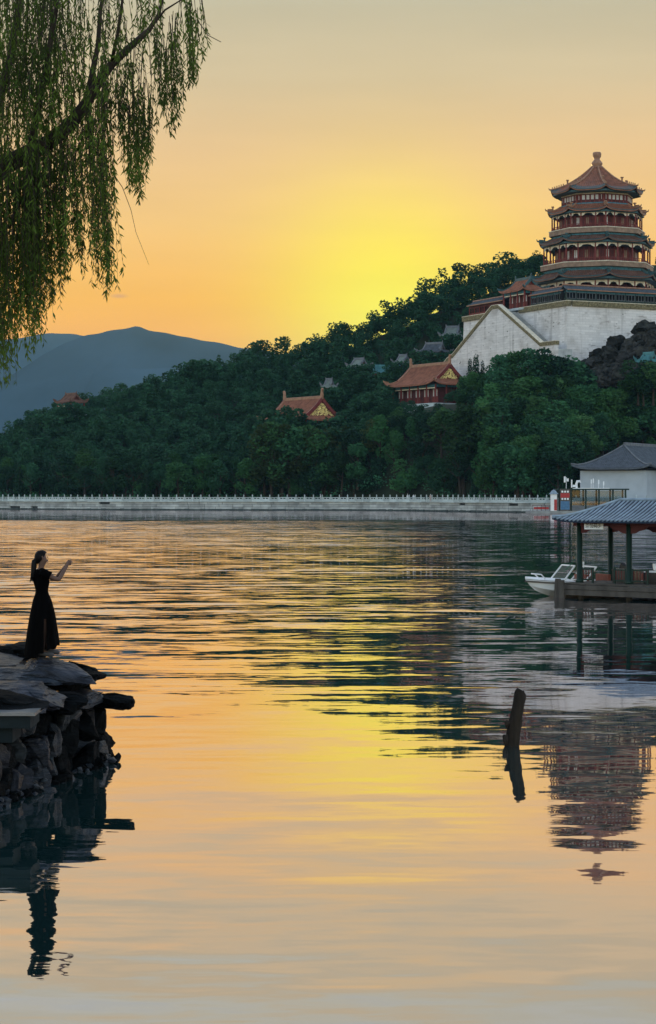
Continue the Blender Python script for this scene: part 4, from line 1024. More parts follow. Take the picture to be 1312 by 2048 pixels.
def landing():
    Y = 400.0; g = Y / F
    def X(px): return (px - CX) * g
    def Z(py): return EYE + (HY - py) * g
    st = thing('landing_stage', 'low concrete landing stage at the foot of the embankment right of the water', 'landing stage', (X(1160), Y + 3, 0))
    MB().box(((X(1330) + X(1062)) / 2 - X(1160), 2.2, .22), (X(1330) - X(1062), 12, .5)).build('deck', M_CONC, st)
    for k in range(12):
        MB().box((X(1068 + k * 22) - X(1160), -3.2, -.2), (.5, .5, .8)).build('pile', M_GREEN_WET, st)
    K = thing('ticket_kiosk', 'glazed kiosk with a flat green roof on the far landing stage', 'kiosk', (X(1186), Y + 3, .47))
    hw = (X(1252) - X(1119)) / 2; H = Z(980) - .47; D = 2.0
    MB().box((0, 0, H + .14), (2 * hw + 1.3, 2 * D + 1.4, .28)).build('roof', M_DKGREEN, K)
    MB().box((0, -.2, H + .34), (hw * 1.1, 1.2, .14)).build('roof_tray', M_WHITE, K)
    fx = [-1, -.64, -.2, .2, .62, 1]
    for f in fx:
        for s in (-1, 1): MB().box((f * hw, s * D, H / 2), (.32, .3, H)).build('post', M_DKGREEN, K)
    for a, b in list(zip(fx[:-1], fx[1:]))[1:]:
        for s in (-1, 1):
            MB().box(((a + b) / 2 * hw, s * D, H * .62), ((b - a) * hw - .34, .05, H * .7)).build('pane', M_GLASS, K)
            MB().box(((a + b) / 2 * hw, s * D, H * .12), ((b - a) * hw - .34, .12, H * .22)).build('sill_panel', M_GREY_RIDGE, K)
    V = thing('vending_machine', 'red and blue vending machine at the left end of the kiosk', 'vending machine', (X(1130), Y + .35, .47))
    MB().box((0, 0, 2.2), (2.0, .9, 4.3)).build('cabinet', M_BLACKP, V)
    MB().box((0, -.47, 3.1), (1.8, .06, .9)).build('front_panel', M_REDP, V); MB().box((0, -.47, 1.1), (1.8, .06, 1.7)).build('front_panel', M_BLUEP, V)
    for z in (3.85, 2.4):
        for i in range(3): MB().box((-.55 + .55 * i, -.52, z), (.36, .06, .36)).build('button', M_WHITE, V)
    B = thing('booth', 'small red and white booth with a pointed blue roof beside the kiosk', 'booth', (X(1108), Y + .6, .47))
    MB().box((0, 0, 1.7), (1.2, 1.3, 3.4)).build('wall', M_WHITE, B); MB().box((.3, -.68, 1.2), (.55, .06, 2.2)).build('door', M_REDP, B)
    MB().lathe([(1.25, 3.35), (.85, 3.7), (.5, 4.05), (.06, 4.25)], 4, rot=math.pi / 4).build('roof', M_BLUET, B)
    R = thing('railing', 'low dark railing with red boards left of the booth', 'railing', (X(1083), Y + .3, .47))
    for i in range(5): MB().box((-1.7 + .85 * i, 0, .6), (.08, .08, 1.2)).build('baluster', M_DKRED, R)
    MB().box((0, 0, 1.15), (3.6, .1, .1)).build('rail', M_DKRED, R); MB().box((0, .1, .55), (3.0, .1, .45)).build('board', M_REDP, R)
    def ant(lbl, px, build):
        A = thing('antenna', lbl, 'antenna', (X(px), Y + 3, .47 + H + .28), 0, 'antennas on the kiosk roof'); build(A)
    ant('tall white panel antenna on a pole at the left of the kiosk roof', 1136, lambda A: (MB().tube([(0, 0, 0), (0, 0, 2.3)], .06, 6).build('mast', M_WHITE, A), MB().box((-.3, 0, 1.85), (.34, .3, 1.2)).build('panel', M_WHITE, A), MB().box((.28, -.1, 1.75), (.4, .3, .6)).build('box', M_WHITE, A)))
    ant('short white twin bar antenna second from the left on the kiosk roof', 1147, lambda A: (MB().box((0, 0, 1.0), (.25, .25, 1.6)).build('bar', M_WHITE, A), MB().box((.5, 0, .55), (.6, .3, .45)).build('box', M_WHITE, A)))
    ant('white hooked horn antenna in the middle of the kiosk roof', 1157, lambda A: (MB().tube([(0, 0, 0), (-.05, 0, .9), (.15, 0, 1.45), (.6, 0, 1.5), (.8, 0, 1.2)], [.22, .24, .28, .24, .12], 8).build('horn', M_WHITE, A),))
    for px, h in ((1186, 1.9), (1190, 2.1), (1201, 1.8), (1211, 1.4)):
        ant({1186: 'leaning pale rod antenna left of the row before the grey hall', 1190: 'tallest pale rod antenna before the grey hall wall', 1201: 'upright pale rod antenna third in the row before the grey hall', 1211: 'short pale rod antenna at the right end of the row'}[px], px,
            lambda A, h=h: (MB().tube([(0, 0, 0), (.05, 0, h)], .05, 6).build('mast', M_WHITE, A), MB().box((.05, 0, h * .75), (.22, .2, .8)).build('panel', M_WHITE, A)))
landing()

# ------------------------------------------------------------------ near boat pier with its tiled pavilion
PY0 = 79.0; PIER = Vector(((1159 - CX) * PY0 / F, PY0, 0)); PRZ = math.radians(-40)    # front left column, long axis to the right and nearer
def pier_pt(x, y, z=0): c, s = math.cos(PRZ), math.sin(PRZ); return Vector((PIER.x + x * c - y * s, PIER.y + x * s + y * c, z))
def pier():
    dk = thing('boat_pier', 'weathered timber pier deck standing on piles in the lake', 'pier', PIER, PRZ)
    x0, x1, d0, d1 = -.35, 13.0, -.55, 2.75; zt = .60
    n = 15; w = (d1 - d0) / n
    for i in range(n): MB().box(((x0 + x1) / 2, d0 + w * (i + .5), zt - .03), (x1 - x0, w - .02, .06)).build('plank', M_WOOD, dk)
    for z, hh, off in ((zt - .16, .17, 0), (zt - .37, .22, .03)):
        MB().box(((x0 + x1) / 2, d0 - .04 + off, z), (x1 - x0, .1, hh)).build('fascia_beam', M_WOOD, dk); MB().box((x0 - .02 + off, (d0 + d1) / 2, z), (.1, d1 - d0 - .12, hh)).build('fascia_beam', M_WOOD, dk)
        MB().box(((x0 + x1) / 2, d1 + .04 - off, z), (x1 - x0, .1, hh)).build('fascia_beam', M_WOOD, dk)
    for x in (.2, 2.4, 4.7, 7, 9.3, 11.6):
        for y in (-.2, 2.4): MB().tube([(x, y, -.6), (x, y, zt - .1)], .12, 8).build('pile', M_WOOD, dk)
    for (dx, dy, h, tl) in ((-.75, -.42, .74, -.05), (-.43, -.62, .70, .02)):
        p = pier_pt(dx, dy); o = MB().tube([(tl * .5, 0, -.8), (0, 0, h * .6), (-tl * .3, 0, h)], [.14, .13, .12], 10).build('mooring_pile', M_WOOD, None, loc=(p.x, p.y, 0), label='stout weathered mooring pile at the pier end, ' + ('left of the pair' if dx < -.5 else 'right of the pair'), cat='mooring pile', group='mooring piles at the pier end')
    pv = thing('pier_pavilion', 'open pavilion with dark green columns and a ribbed blue grey roof on the pier', 'pavilion', (PIER.x, PIER.y, zt), PRZ)
    H = 2.42; bay = 2.27; dep = 2.3; nb = 5
    cm = MB().lathe([(.16, 0), (.16, .1), (.115, .12), (.11, H)], 12).mesh('column', M_DKGREEN, True)
    for i in range(nb + 1):
        for y in (0, dep): put('column', cm, pv, (i * bay, y, 0))
    for y in (0, dep):
        MB().box((nb * bay / 2, y, H - .08), (nb * bay + .5, .13, .22)).build('beam', M_DKRED, pv)
        for i in range(nb):
            for s, xx in ((1, i * bay), (-1, (i + 1) * bay)):
                pl = [(xx + s * .1, H - .19), (xx + s * .85, H - .19), (xx + s * .72, H - .30), (xx + s * .45, H - .36), (xx + s * .3, H - .45), (xx + s * .1, H - .47)]
                MB().prism(pl if s < 0 else pl[::-1], 'y', y - .04, y + .04).build('bracket', M_DKRED, pv)
    for x in (0, nb * bay):
        MB().box((x, dep / 2, H - .08), (.13, dep - .14, .22)).build('beam', M_DKRED, pv)
    # roof: four tiled slopes, every cover-tile row a part
    ov = .78; L0, L1, W0, W1 = -ov, nb * bay + ov, -ov, dep + ov; ze, zr = H + .02, H + .80; hw = (W1 - W0) / 2; yc = dep / 2
    def zz(v): return ze + (zr - ze) * (.78 * v + .22 * v * v)
    def lift(x, y):
        a = max(0, 1 - min(x - L0, L1 - x) / 1.1); b = max(0, 1 - min(y - W0, W1 - y) / 1.1); return .12 * a * a * b * b
    for s in (-1, 1):
        m = MB(); G = []
        for i in range(9):
            v = i / 8; a, b = L0 + v * hw, L1 - v * hw; G.append([(a + (b - a) * j / 24, yc + s * hw * (1 - v), zz(v) + lift(a + (b - a) * j / 24, yc + s * hw * (1 - v))) for j in range(25)])
        m.slab(G if s < 0 else G[::-1], .07); m.build('pan_tiles', M_BLUETD, pv)
        x = L0 + .08
        while x < L1 - .05:
            vm = min(1, min(x - L0, L1 - x) / hw)
            if vm > .04:
                m = MB(); P = []
                for j in range(9):
                    v = vm * j / 8; y = yc + s * hw * (1 - v) + (s * .05 if j == 0 else 0); P.append((x + RND.uniform(-.006, .006), y, zz(v) + .018 + lift(x, y)))
                m.tube(P, .040, 6); o = m.build('tile_row', M_BLUET, pv)
            x += .19
    for s in (0, 1):
        m = MB(); G = []
        for i in range(9):
            v = i / 8; x = (L0 + v * hw) if s == 0 else (L1 - v * hw); G.append([(x, yc + hw * (1 - v) * (1 - 2 * j / 12), zz(v) + lift(x, yc + hw * (1 - v) * (1 - 2 * j / 12))) for j in range(13)])
        m.slab(G if s == 0 else G[::-1], .07); m.build('pan_tiles', M_BLUETD, pv)
        y = W0 + .08
        while y < W1 - .05:
            vm = min(1, min(y - W0, W1 - y) / hw)
            if vm > .04:
                P = []
                for j in range(7):
                    v = vm * j / 6; x = (L0 + v * hw - (.05 if j == 0 else 0)) if s == 0 else (L1 - v * hw); P.append((x, y, zz(v) + .035 + lift(x, y)))
                MB().tube(P, .040, 6).build('tile_row', M_BLUET, pv)
            y += .19
        for e in (-1, 1):
            P = []
            for j in range(7):
                v = j / 6; x = (L0 + v * hw) if s == 0 else (L1 - v * hw); y = yc + e * hw * (1 - v); P.append((x, y, zz(v) + .05 + lift(x, y)))
            MB().tube(P, .065, 6).build('hip_ridge', M_BLUET, pv)
    MB().tube([(L0 + hw, yc, zr + .05), (L1 - hw, yc, zr + .05)], .075, 6).build('main_ridge', M_BLUET, pv)
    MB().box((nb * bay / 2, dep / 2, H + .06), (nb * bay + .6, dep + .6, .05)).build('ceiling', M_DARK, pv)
    # hanging board with dark lettering
    sg = thing('hanging_sign', 'small white hanging board with dark lettering under the pavilion eave', 'sign', tuple(pier_pt(.95, -.45, zt + H - .20)), PRZ + math.radians(12))
    MB().box((0, 0, 0), (.78, .03, .22)).build('board', M_WHITE, sg)
    tx = bpy.data.curves.new('lettering_text', 'FONT'); tx.body = '\u6e38\u8239\u7801\u5934'; tx.size = .17; tx.align_x = 'CENTER'; tx.align_y = 'CENTER'; tx.extrude = .002; tx.offset = .004; tx.materials.append(M_BLACKP)
    tmp = bpy.data.objects.new('lettering_text', tx); COL.objects.link(tmp); bpy.context.view_layer.update()
    me = bpy.data.meshes.new_from_object(tmp.evaluated_get(bpy.context.evaluated_depsgraph_get())); bpy.data.objects.remove(tmp); me.materials.clear(); me.materials.append(M_BLACKP)
    o = put('lettering', me, sg, (0, -.02, .02)); o.rotation_euler = (math.pi / 2, 0, 0)
    # railings between some of the columns
    def rail(lbl, a, b, y):
        R = thing('pier_railing', lbl, 'railing', tuple(pier_pt((a + b) / 2, y, zt)), PRZ, 'railings of the pier'); w = b - a
        for s in (-1, 1): MB().box((s * w / 2, 0, .30), (.07, .07, .6)).build('post', M_DKGREEN, R)
        for z in (.12, .54): MB().box((0, 0, z), (w - .07, .05, .06)).build('rail', M_DKGREEN, R)
        k = max(3, int(w / .12))
        for i in range(k): MB().box((-w / 2 + w * (i + .5) / k, 0, .33), (.03, .03, .36)).build('baluster', M_DKRED, R)
    rail('short dark railing between the corner column and the boarding gap', .12, .62, 0); rail('dark railing just left of the second front column', 1.62, 2.12, 0)
    rail('dark railing just right of the second front column', 2.42, 3.1, 0); rail('dark railing at the right edge of the photo', 3.75, 4.4, 0)
    bx = thing('storage_box', 'dark storage box on the pier deck by the second column', 'box', tuple(pier_pt(1.55, 1.0, zt)), PRZ); MB().box((0, 0, .24), (.95, .6, .48)).build('body', M_BLACKP, bx); MB().box((0, 0, .5), (1.0, .64, .05)).build('lid', M_BLACKP, bx)
    b2 = thing('storage_box', 'dark box carrying the white bundle right of the second column', 'box', tuple(pier_pt(3.0, .9, zt)), PRZ); MB().box((0, 0, .22), (.9, .6, .44)).build('body', M_BLACKP, b2); MB().box((0, 0, .47), (.96, .64, .05)).build('lid', M_WHITE, b2)
    V, Fc = rock(77, (.30, .22, .17), 3, rough=.08); me = bpy.data.meshes.new('bundle'); me.from_pydata([tuple(v) for v in V], [], Fc); me.materials.append(M_WHITE)
    p = pier_pt(3.0, .9, zt + .66); put('white_bundle', me, None, p, PRZ, 'white wrapped bundle lying on the dark box', 'bundle')
pier()

def boat(lbl, loc, rz, L=4.2, B=1.55, outboard=False):
    """small motor boat, bow along +x"""
    b = thing('motor_boat', lbl, 'boat', loc, rz, 'boats moored at the pier')
    def ring(t, lev):                               # t 0 stern .. 1 bow, lev 0 keel, 1 chine, 2 sheer
        w = B / 2 * (1 - max(0, (t - .45) / .55) ** 2.2); x = -L / 2 + L * t
        if lev == 0: return (x - .35 * t ** 3, 0, -.18 + .42 * t ** 4)
        if lev == 1: return (x - .16 * t ** 3, w * .82, .06 + .34 * t ** 3)
        return (x + .06 * t ** 2, w, .50 + .16 * t * t)
    n = 16; m = MB(); G = [[ring(i / n, 0), ring(i / n, 1), ring(i / n, 2)] for i in range(n + 1)]
    for s in (-1, 1):
        o = len(m.v)
        for r in G: m.v += [(p[0], p[1] * s, p[2]) for p in r]
        for i in range(n):
            for j in range(2):
                q_ = (o + i * 3 + j, o + i * 3 + j + 1, o + (i + 1) * 3 + j + 1, o + (i + 1) * 3 + j); m.f.append(q_ if s > 0 else q_[::-1])
    m.prism([(-B / 2 * .98, .05), (B / 2 * .98, .05), (B / 2, .5), (-B / 2, .5)], 'x', -L / 2 - .03, -L / 2 + .03)
    m.build('hull', M_WHITE, b)
    m = MB()
    for s in (-1, 1):
        P = [ring(i / n, 2) for i in range(n + 1)]; m.tube([(p[0], p[1] * s, p[2] - .07) for p in P], .035, 5)
    m.build('rub_rail', M_BLACKP, b)
    m = MB(); P = [ring(i / n, 2) for i in range(9, n + 1)]          # foredeck
    k = len(P); m.add([(p[0], p[1], p[2] + .02) for p in P] + [(p[0], 0, p[2] + .12) for p in P] + [(p[0], -p[1], p[2] + .02) for p in P], [(i, k + i, k + i + 1, i + 1) for i in range(k - 1)] + [(k + i, 2 * k + i, 2 * k + i + 1, k + i + 1) for i in range(k - 1)]); m.build('foredeck', M_WHITE, b)
    MB().box((-L * .12, 0, .16), (L * .7, B * .78, .06)).build('cockpit_floor', M_CONC, b)
    m = MB()
    for s in (-1, 1): m.beam((-L / 2, s * (B / 2 - .06), .53), (L * .08, s * (B / 2 - .06), .55), .14, .06)
    m.build('gunwale', M_WHITE, b)
    for x, hh in ((.42, .62), (-.55, .56)):
        fr = MB(); y = B * .40; a = (x + .45, 0, .62)
        for s in (-1, 1): fr.beam((x + .35, s * y, .58), (x - .18, s * y * .92, .58 + hh), .05); 
        fr.beam((x - .18, -y * .92, .58 + hh), (x - .18, y * .92, .58 + hh), .05); fr.beam((x + .35, -y, .6), (x + .35, y, .6), .05)
        w = fr.build('windscreen', M_WHITE, b)
        g_ = MB(); g_.add([(x + .34, -y, .6), (x + .34, y, .6), (x - .17, y * .92, .57 + hh), (x - .17, -y * .92, .57 + hh)], [(0, 1, 2, 3)]); g_.build('pane', M_GLASS, w)
        st = MB(); st.box((x - .55, 0, .42), (.45, B * .7, .14)); st.box((x - .78, 0, .62), (.12, B * .7, .42)); st.build('seat', M_ORNG, b)
    m = MB(); m.tube([(L / 2 - .75, .3, .62), (L / 2 - .5, .3, .86), (L / 2 - .28, .12, .88), (L / 2 - .28, -.12, .88), (L / 2 - .5, -.3, .86), (L / 2 - .75, -.3, .62)], .028, 6); m.build('bow_rail', M_WHITE, b)
    m = MB(); m.tube([(-.12, B * .40, .6), (-.12, B * .40, 1.36)], .018, 5); m.box((-.12, B * .40, 1.3), (.05, .05, .12)); m.build('flag_staff', M_WHITE, b)
    if outboard:
        e = MB(); V, Fc = rock(31, (.32, .24, .30), 3, rough=.02); e.add(V + np.array([-L / 2 - .22, 0, .98]), Fc); e.box((-L / 2 - .2, 0, .4), (.22, .16, .9)); e.beam((-L / 2 - .05, 0, .95), (-L / 2 + .6, .1, .80), .09); e.build('outboard_motor', M_BLACKP, b)
    return b
p = pier_pt(-1.05, 1.2); boat('white motor boat with two windscreens moored left of the pier end', (p.x, p.y, .02), math.radians(200))
p = pier_pt(1.9, 4.3); boat('white motor boat with a black outboard moored behind the pier', (p.x, p.y, .02), PRZ + math.radians(6), outboard=True)
def rope():
    a = pier_pt(-.05, -.05, 1.75); b = pier_pt(-1.25, .75, .98)
    P = [a.lerp(b, t) + Vector((0, 0, -.10 * math.sin(math.pi * t))) for t in [i / 8 for i in range(9)]]
    m = MB().tube([q_ - a for q_ in P], .016, 6); m.build('mooring_rope', M_GREENROPE, None, loc=a, label='green mooring rope from the corner column down to the left boat', cat='rope')
rope()

# ------------------------------------------------------------------ lone post in the water
def lone_post():
    p = at(1030, 1492, F * EYE / (1492 - HY)); m = MB(); n = 14; r = random.Random(2)
    prof_ = [(-.7, -.10, .13), (-.2, -.06, .128), (0, -.035, .125), (.08, -.03, .126), (.16, -.02, .118), (.26, -.01, .112), (.36, .005, .118), (.46, .02, .104), (.56, .04, .108), (.66, .055, .103), (.76, .075, .106), (.86, .09, .098), (.90, .095, .075)]
    o = 0
    for z, x, rad in prof_:
        for k in range(n):
            t = 2 * math.pi * k / n; f = rad * (1 + .30 * noise.noise(Vector((math.cos(t) * 1.6, math.sin(t) * 1.6, z * 2.2)))); m.v.append((x + f * math.cos(t), f * math.sin(t), z + ((.05 * math.cos(t + 2.5) + .05 * noise.noise(Vector((k * .9, 3, 1)))) if z > .8 else 0)))
    for i in range(len(prof_) - 1):
        for k in range(n): m.f.append((i * n + k, i * n + (k + 1) % n, (i + 1) * n + (k + 1) % n, (i + 1) * n + k))
    m.f.append(tuple((len(prof_) - 1) * n + k for k in range(n)))
    T = thing('wooden_post', 'lone weathered wooden post leaning out of the open water', 'post', (p.x, p.y, 0))
    M_DRIFT = mat('dark_driftwood', (.013, .010, .008), .9, .6, 5, .05, 16, stretch=(1, 1, .15), spec=.1, col2=(.035, .028, .022))
    m.build('shaft', M_DRIFT, T, smooth=True)
    rock_obj('broken_stub', 41, (-.125, -.03, .36), (.075, .07, .075), M_DRIFT, T, tilt=(0, .5), sub=2); rock_obj('broken_stub', 42, (-.145, -.04, .11), (.065, .07, .13), M_DRIFT, T, tilt=(0, -.1), sub=2)
lone_post()

# ------------------------------------------------------------------ rock outcrop at the left with the bank behind it
def face_pt(s, z, off=0.0):
    """point on the rock face: s 0 at the near left end, 1 at the right corner; off is outwards"""
    a, b = Vector((-4.75, 25.8)), Vector((-3.50, 31.0)); p = a.lerp(b, s); n = Vector((b.y - a.y, -(b.x - a.x))).normalized()
    return Vector((p.x + n.x * off, p.y + n.y * off, z))
def outcrop():
    T = thing('rock_outcrop', 'dark layered rock outcrop rising from the water at the left edge', 'rock outcrop', (-4.6, 29.5, 0))
    O = Vector((-4.6, 29.5, 0)); r = random.Random(17)
    def R(name, seed, c, size, rz=0, tilt=(0, 0), m=M_ROCK, sub=4, **k): return rock_obj(name, seed, Vector(c) - O, size, m, T, rz, tilt, sub, **k)
    # core behind the stones
    m = MB(); P = [face_pt(0, 0, -.28), face_pt(.5, 0, -.22), face_pt(.97, 0, -.28), Vector((-4.0, 31.6, 0)), Vector((-9, 32.5, 0)), Vector((-9, 25.5, 0))]
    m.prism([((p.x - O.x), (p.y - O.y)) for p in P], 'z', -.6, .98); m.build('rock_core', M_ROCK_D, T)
    # face: three uneven courses of upright stones
    k = 0
    for zlo, zhi, n in ((-.15, .38, 15), (.26, .74, 13), (.64, 1.12, 12)):
        for i in range(n):
            s = (i + r.uniform(.3, .7)) / n; h = (zhi - zlo) * r.uniform(.50, .66); w = r.uniform(.15, .27); zc = (zlo + zhi) / 2 + r.uniform(-.06, .06)
            c = face_pt(s, zc, r.uniform(-.18, .02) - .05 + (.07 if zlo < 0 else 0)); k += 1
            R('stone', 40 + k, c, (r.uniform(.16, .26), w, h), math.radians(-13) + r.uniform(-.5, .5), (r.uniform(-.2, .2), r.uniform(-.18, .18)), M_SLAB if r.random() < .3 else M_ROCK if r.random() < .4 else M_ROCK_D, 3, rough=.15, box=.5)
    # right corner stones
    for (px, py, Y, sx, sy_, sz) in ((198, 1432, 31.0, .16, .3, .30), (205, 1492, 31.1, .17, .3, .22), (190, 1470, 31.0, .16, .3, .26), (176, 1440, 30.7, .15, .25, .28), (212, 1508, 31.2, .14, .3, .14), (172, 1500, 30.6, .14, .22, .2)):
        k += 1; R('stone', 90 + k, at(px, py, Y), (sx, sy_, sz), r.uniform(-.4, .4), (0, r.uniform(-.1, .1)), M_ROCK_D if px > 185 else M_ROCK, 3, rough=.13)
    # top slabs
    for (sd, px, py, Y, sx, sy_, sz, rz, tx, ty, mt) in (
            (301, 105, 1340, 30.35, .66, .75, .20, .25, .05, .14, M_SLAB), (302, 30, 1305, 32.0, .42, .5, .18, .5, 0, .06, M_ROCK_D), (303, 140, 1362, 30.5, .42, .6, .17, -.3, .03, .16, M_ROCK_D),
            (304, 40, 1352, 30.2, .85, .8, .16, .1, .04, .05, M_SLAB), (305, 66, 1392, 29.0, .62, .95, .17, .2, .04, .12, M_SLAB), (306, 10, 1384, 28.6, .8, .9, .20, -.1, .06, .04, M_SLAB),
            (307, 222, 1400, 30.7, .36, .30, .135, .12, 0, .08, M_ROCK_D), (308, 165, 1398, 30.3, .36, .5, .12, -.2, .05, .10, M_SLAB), (309, 128, 1402, 29.5, .34, .5, .16, .4, .06, .12, M_ROCK_D), (310, 160, 1345, 31.0, .30, .4, .16, .4, 0, .2, M_ROCK_D),
            (311, -60, 1340, 31.0, .9, 1.3, .25, .2, 0, 0, M_SLAB), (312, -90, 1400, 28.5, .9, 1.4, .3, .2, 0, 0, M_SLAB), (313, 20, 1412, 27.6, .55, .6, .16, 0, .05, .05, M_ROCK_D)):
        R('slab', sd, at(px, py, Y), (sx, sy_, sz), rz, (tx, ty), mt, 4, rough=.14, box=.6)
    # rubble along the waterline
    for i in range(130):
        s = r.uniform(-.02, 1.02); z = r.uniform(-.06, .10); c = face_pt(s, z, r.uniform(.02, .30)); w = r.uniform(.035, .10)
        R('rubble', 700 + i, c, (w * r.uniform(.8, 1.6), w * r.uniform(.8, 1.6), w * r.uniform(.6, 1.1)), r.uniform(0, 6), (r.uniform(-.5, .5), r.uniform(-.5, .5)), M_ROCK_D if r.random() < .45 else M_SLAB, 2, rough=.12)
    M_LEDGE = mat('dark_ledge_concrete', (.010, .015, .017), .8, .35, 2, .01, 8, spec=.1)  # ledge beams, much darker than the top slab
    L_ = thing('concrete_ledge', 'pale edged concrete ledge jutting out at the foot of the rock outcrop', 'ledge', tuple(at(20, 1424, 26.9)), 0)
    MB().box((-.75, .35, -.02), (2.2, .9, .045)).build('top_slab', mat('sky_sheen_concrete', (.11, .12, .13), .3, .2, 3, spec=.5), L_)  # top colour lightened to stand for reflected sky
    MB().box((-.78, .37, -.13), (2.12, .84, .17)).build('edge_beam', M_LEDGE, L_); MB().box((-1.0, .42, -.32), (2.05, .74, .2)).build('lower_beam', M_LEDGE, L_)
outcrop()
def bank():
    V = []; xs = np.linspace(-34, -5.2, 26); ys = np.linspace(16, 44, 24)
    for y in ys:
        for x in xs:
            e = min(1, max(0, (-5.2 - x) / 1.5)) * min(1, (y - 16) / 2 + .0) * min(1, (44 - y) / 3)
            V.append((x, y, -.5 + 1.75 * smooth01(np.array(e)) + .18 * noise.noise(Vector((x * .5, y * .5, 0)))))
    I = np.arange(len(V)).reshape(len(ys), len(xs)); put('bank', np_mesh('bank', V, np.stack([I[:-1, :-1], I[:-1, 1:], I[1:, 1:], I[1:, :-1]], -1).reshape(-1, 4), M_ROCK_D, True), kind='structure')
bank()

# ------------------------------------------------------------------ people
def skin_figure(name, joints, bones, mat_, parent, sub=2):
    me = bpy.data.meshes.new(name); ids = {k: i for i, k in enumerate(joints)}
    me.from_pydata([j[0] for j in joints.values()], [(ids[a], ids[b]) for a, b in bones], []); o = put(name, me, parent); me.materials.append(mat_)
    sk = o.modifiers.new('skin', 'SKIN'); sk.use_smooth_shade = True; sk.branch_smoothing = .5
    for i, j in enumerate(joints.values()):
        d = me.skin_vertices[0].data[i]; rr = j[1]; d.radius = rr if isinstance(rr, tuple) else (rr, rr); d.use_root = (i == 0)
    ss = o.modifiers.new('subdivision', 'SUBSURF'); ss.levels = sub; ss.render_levels = sub
    return o

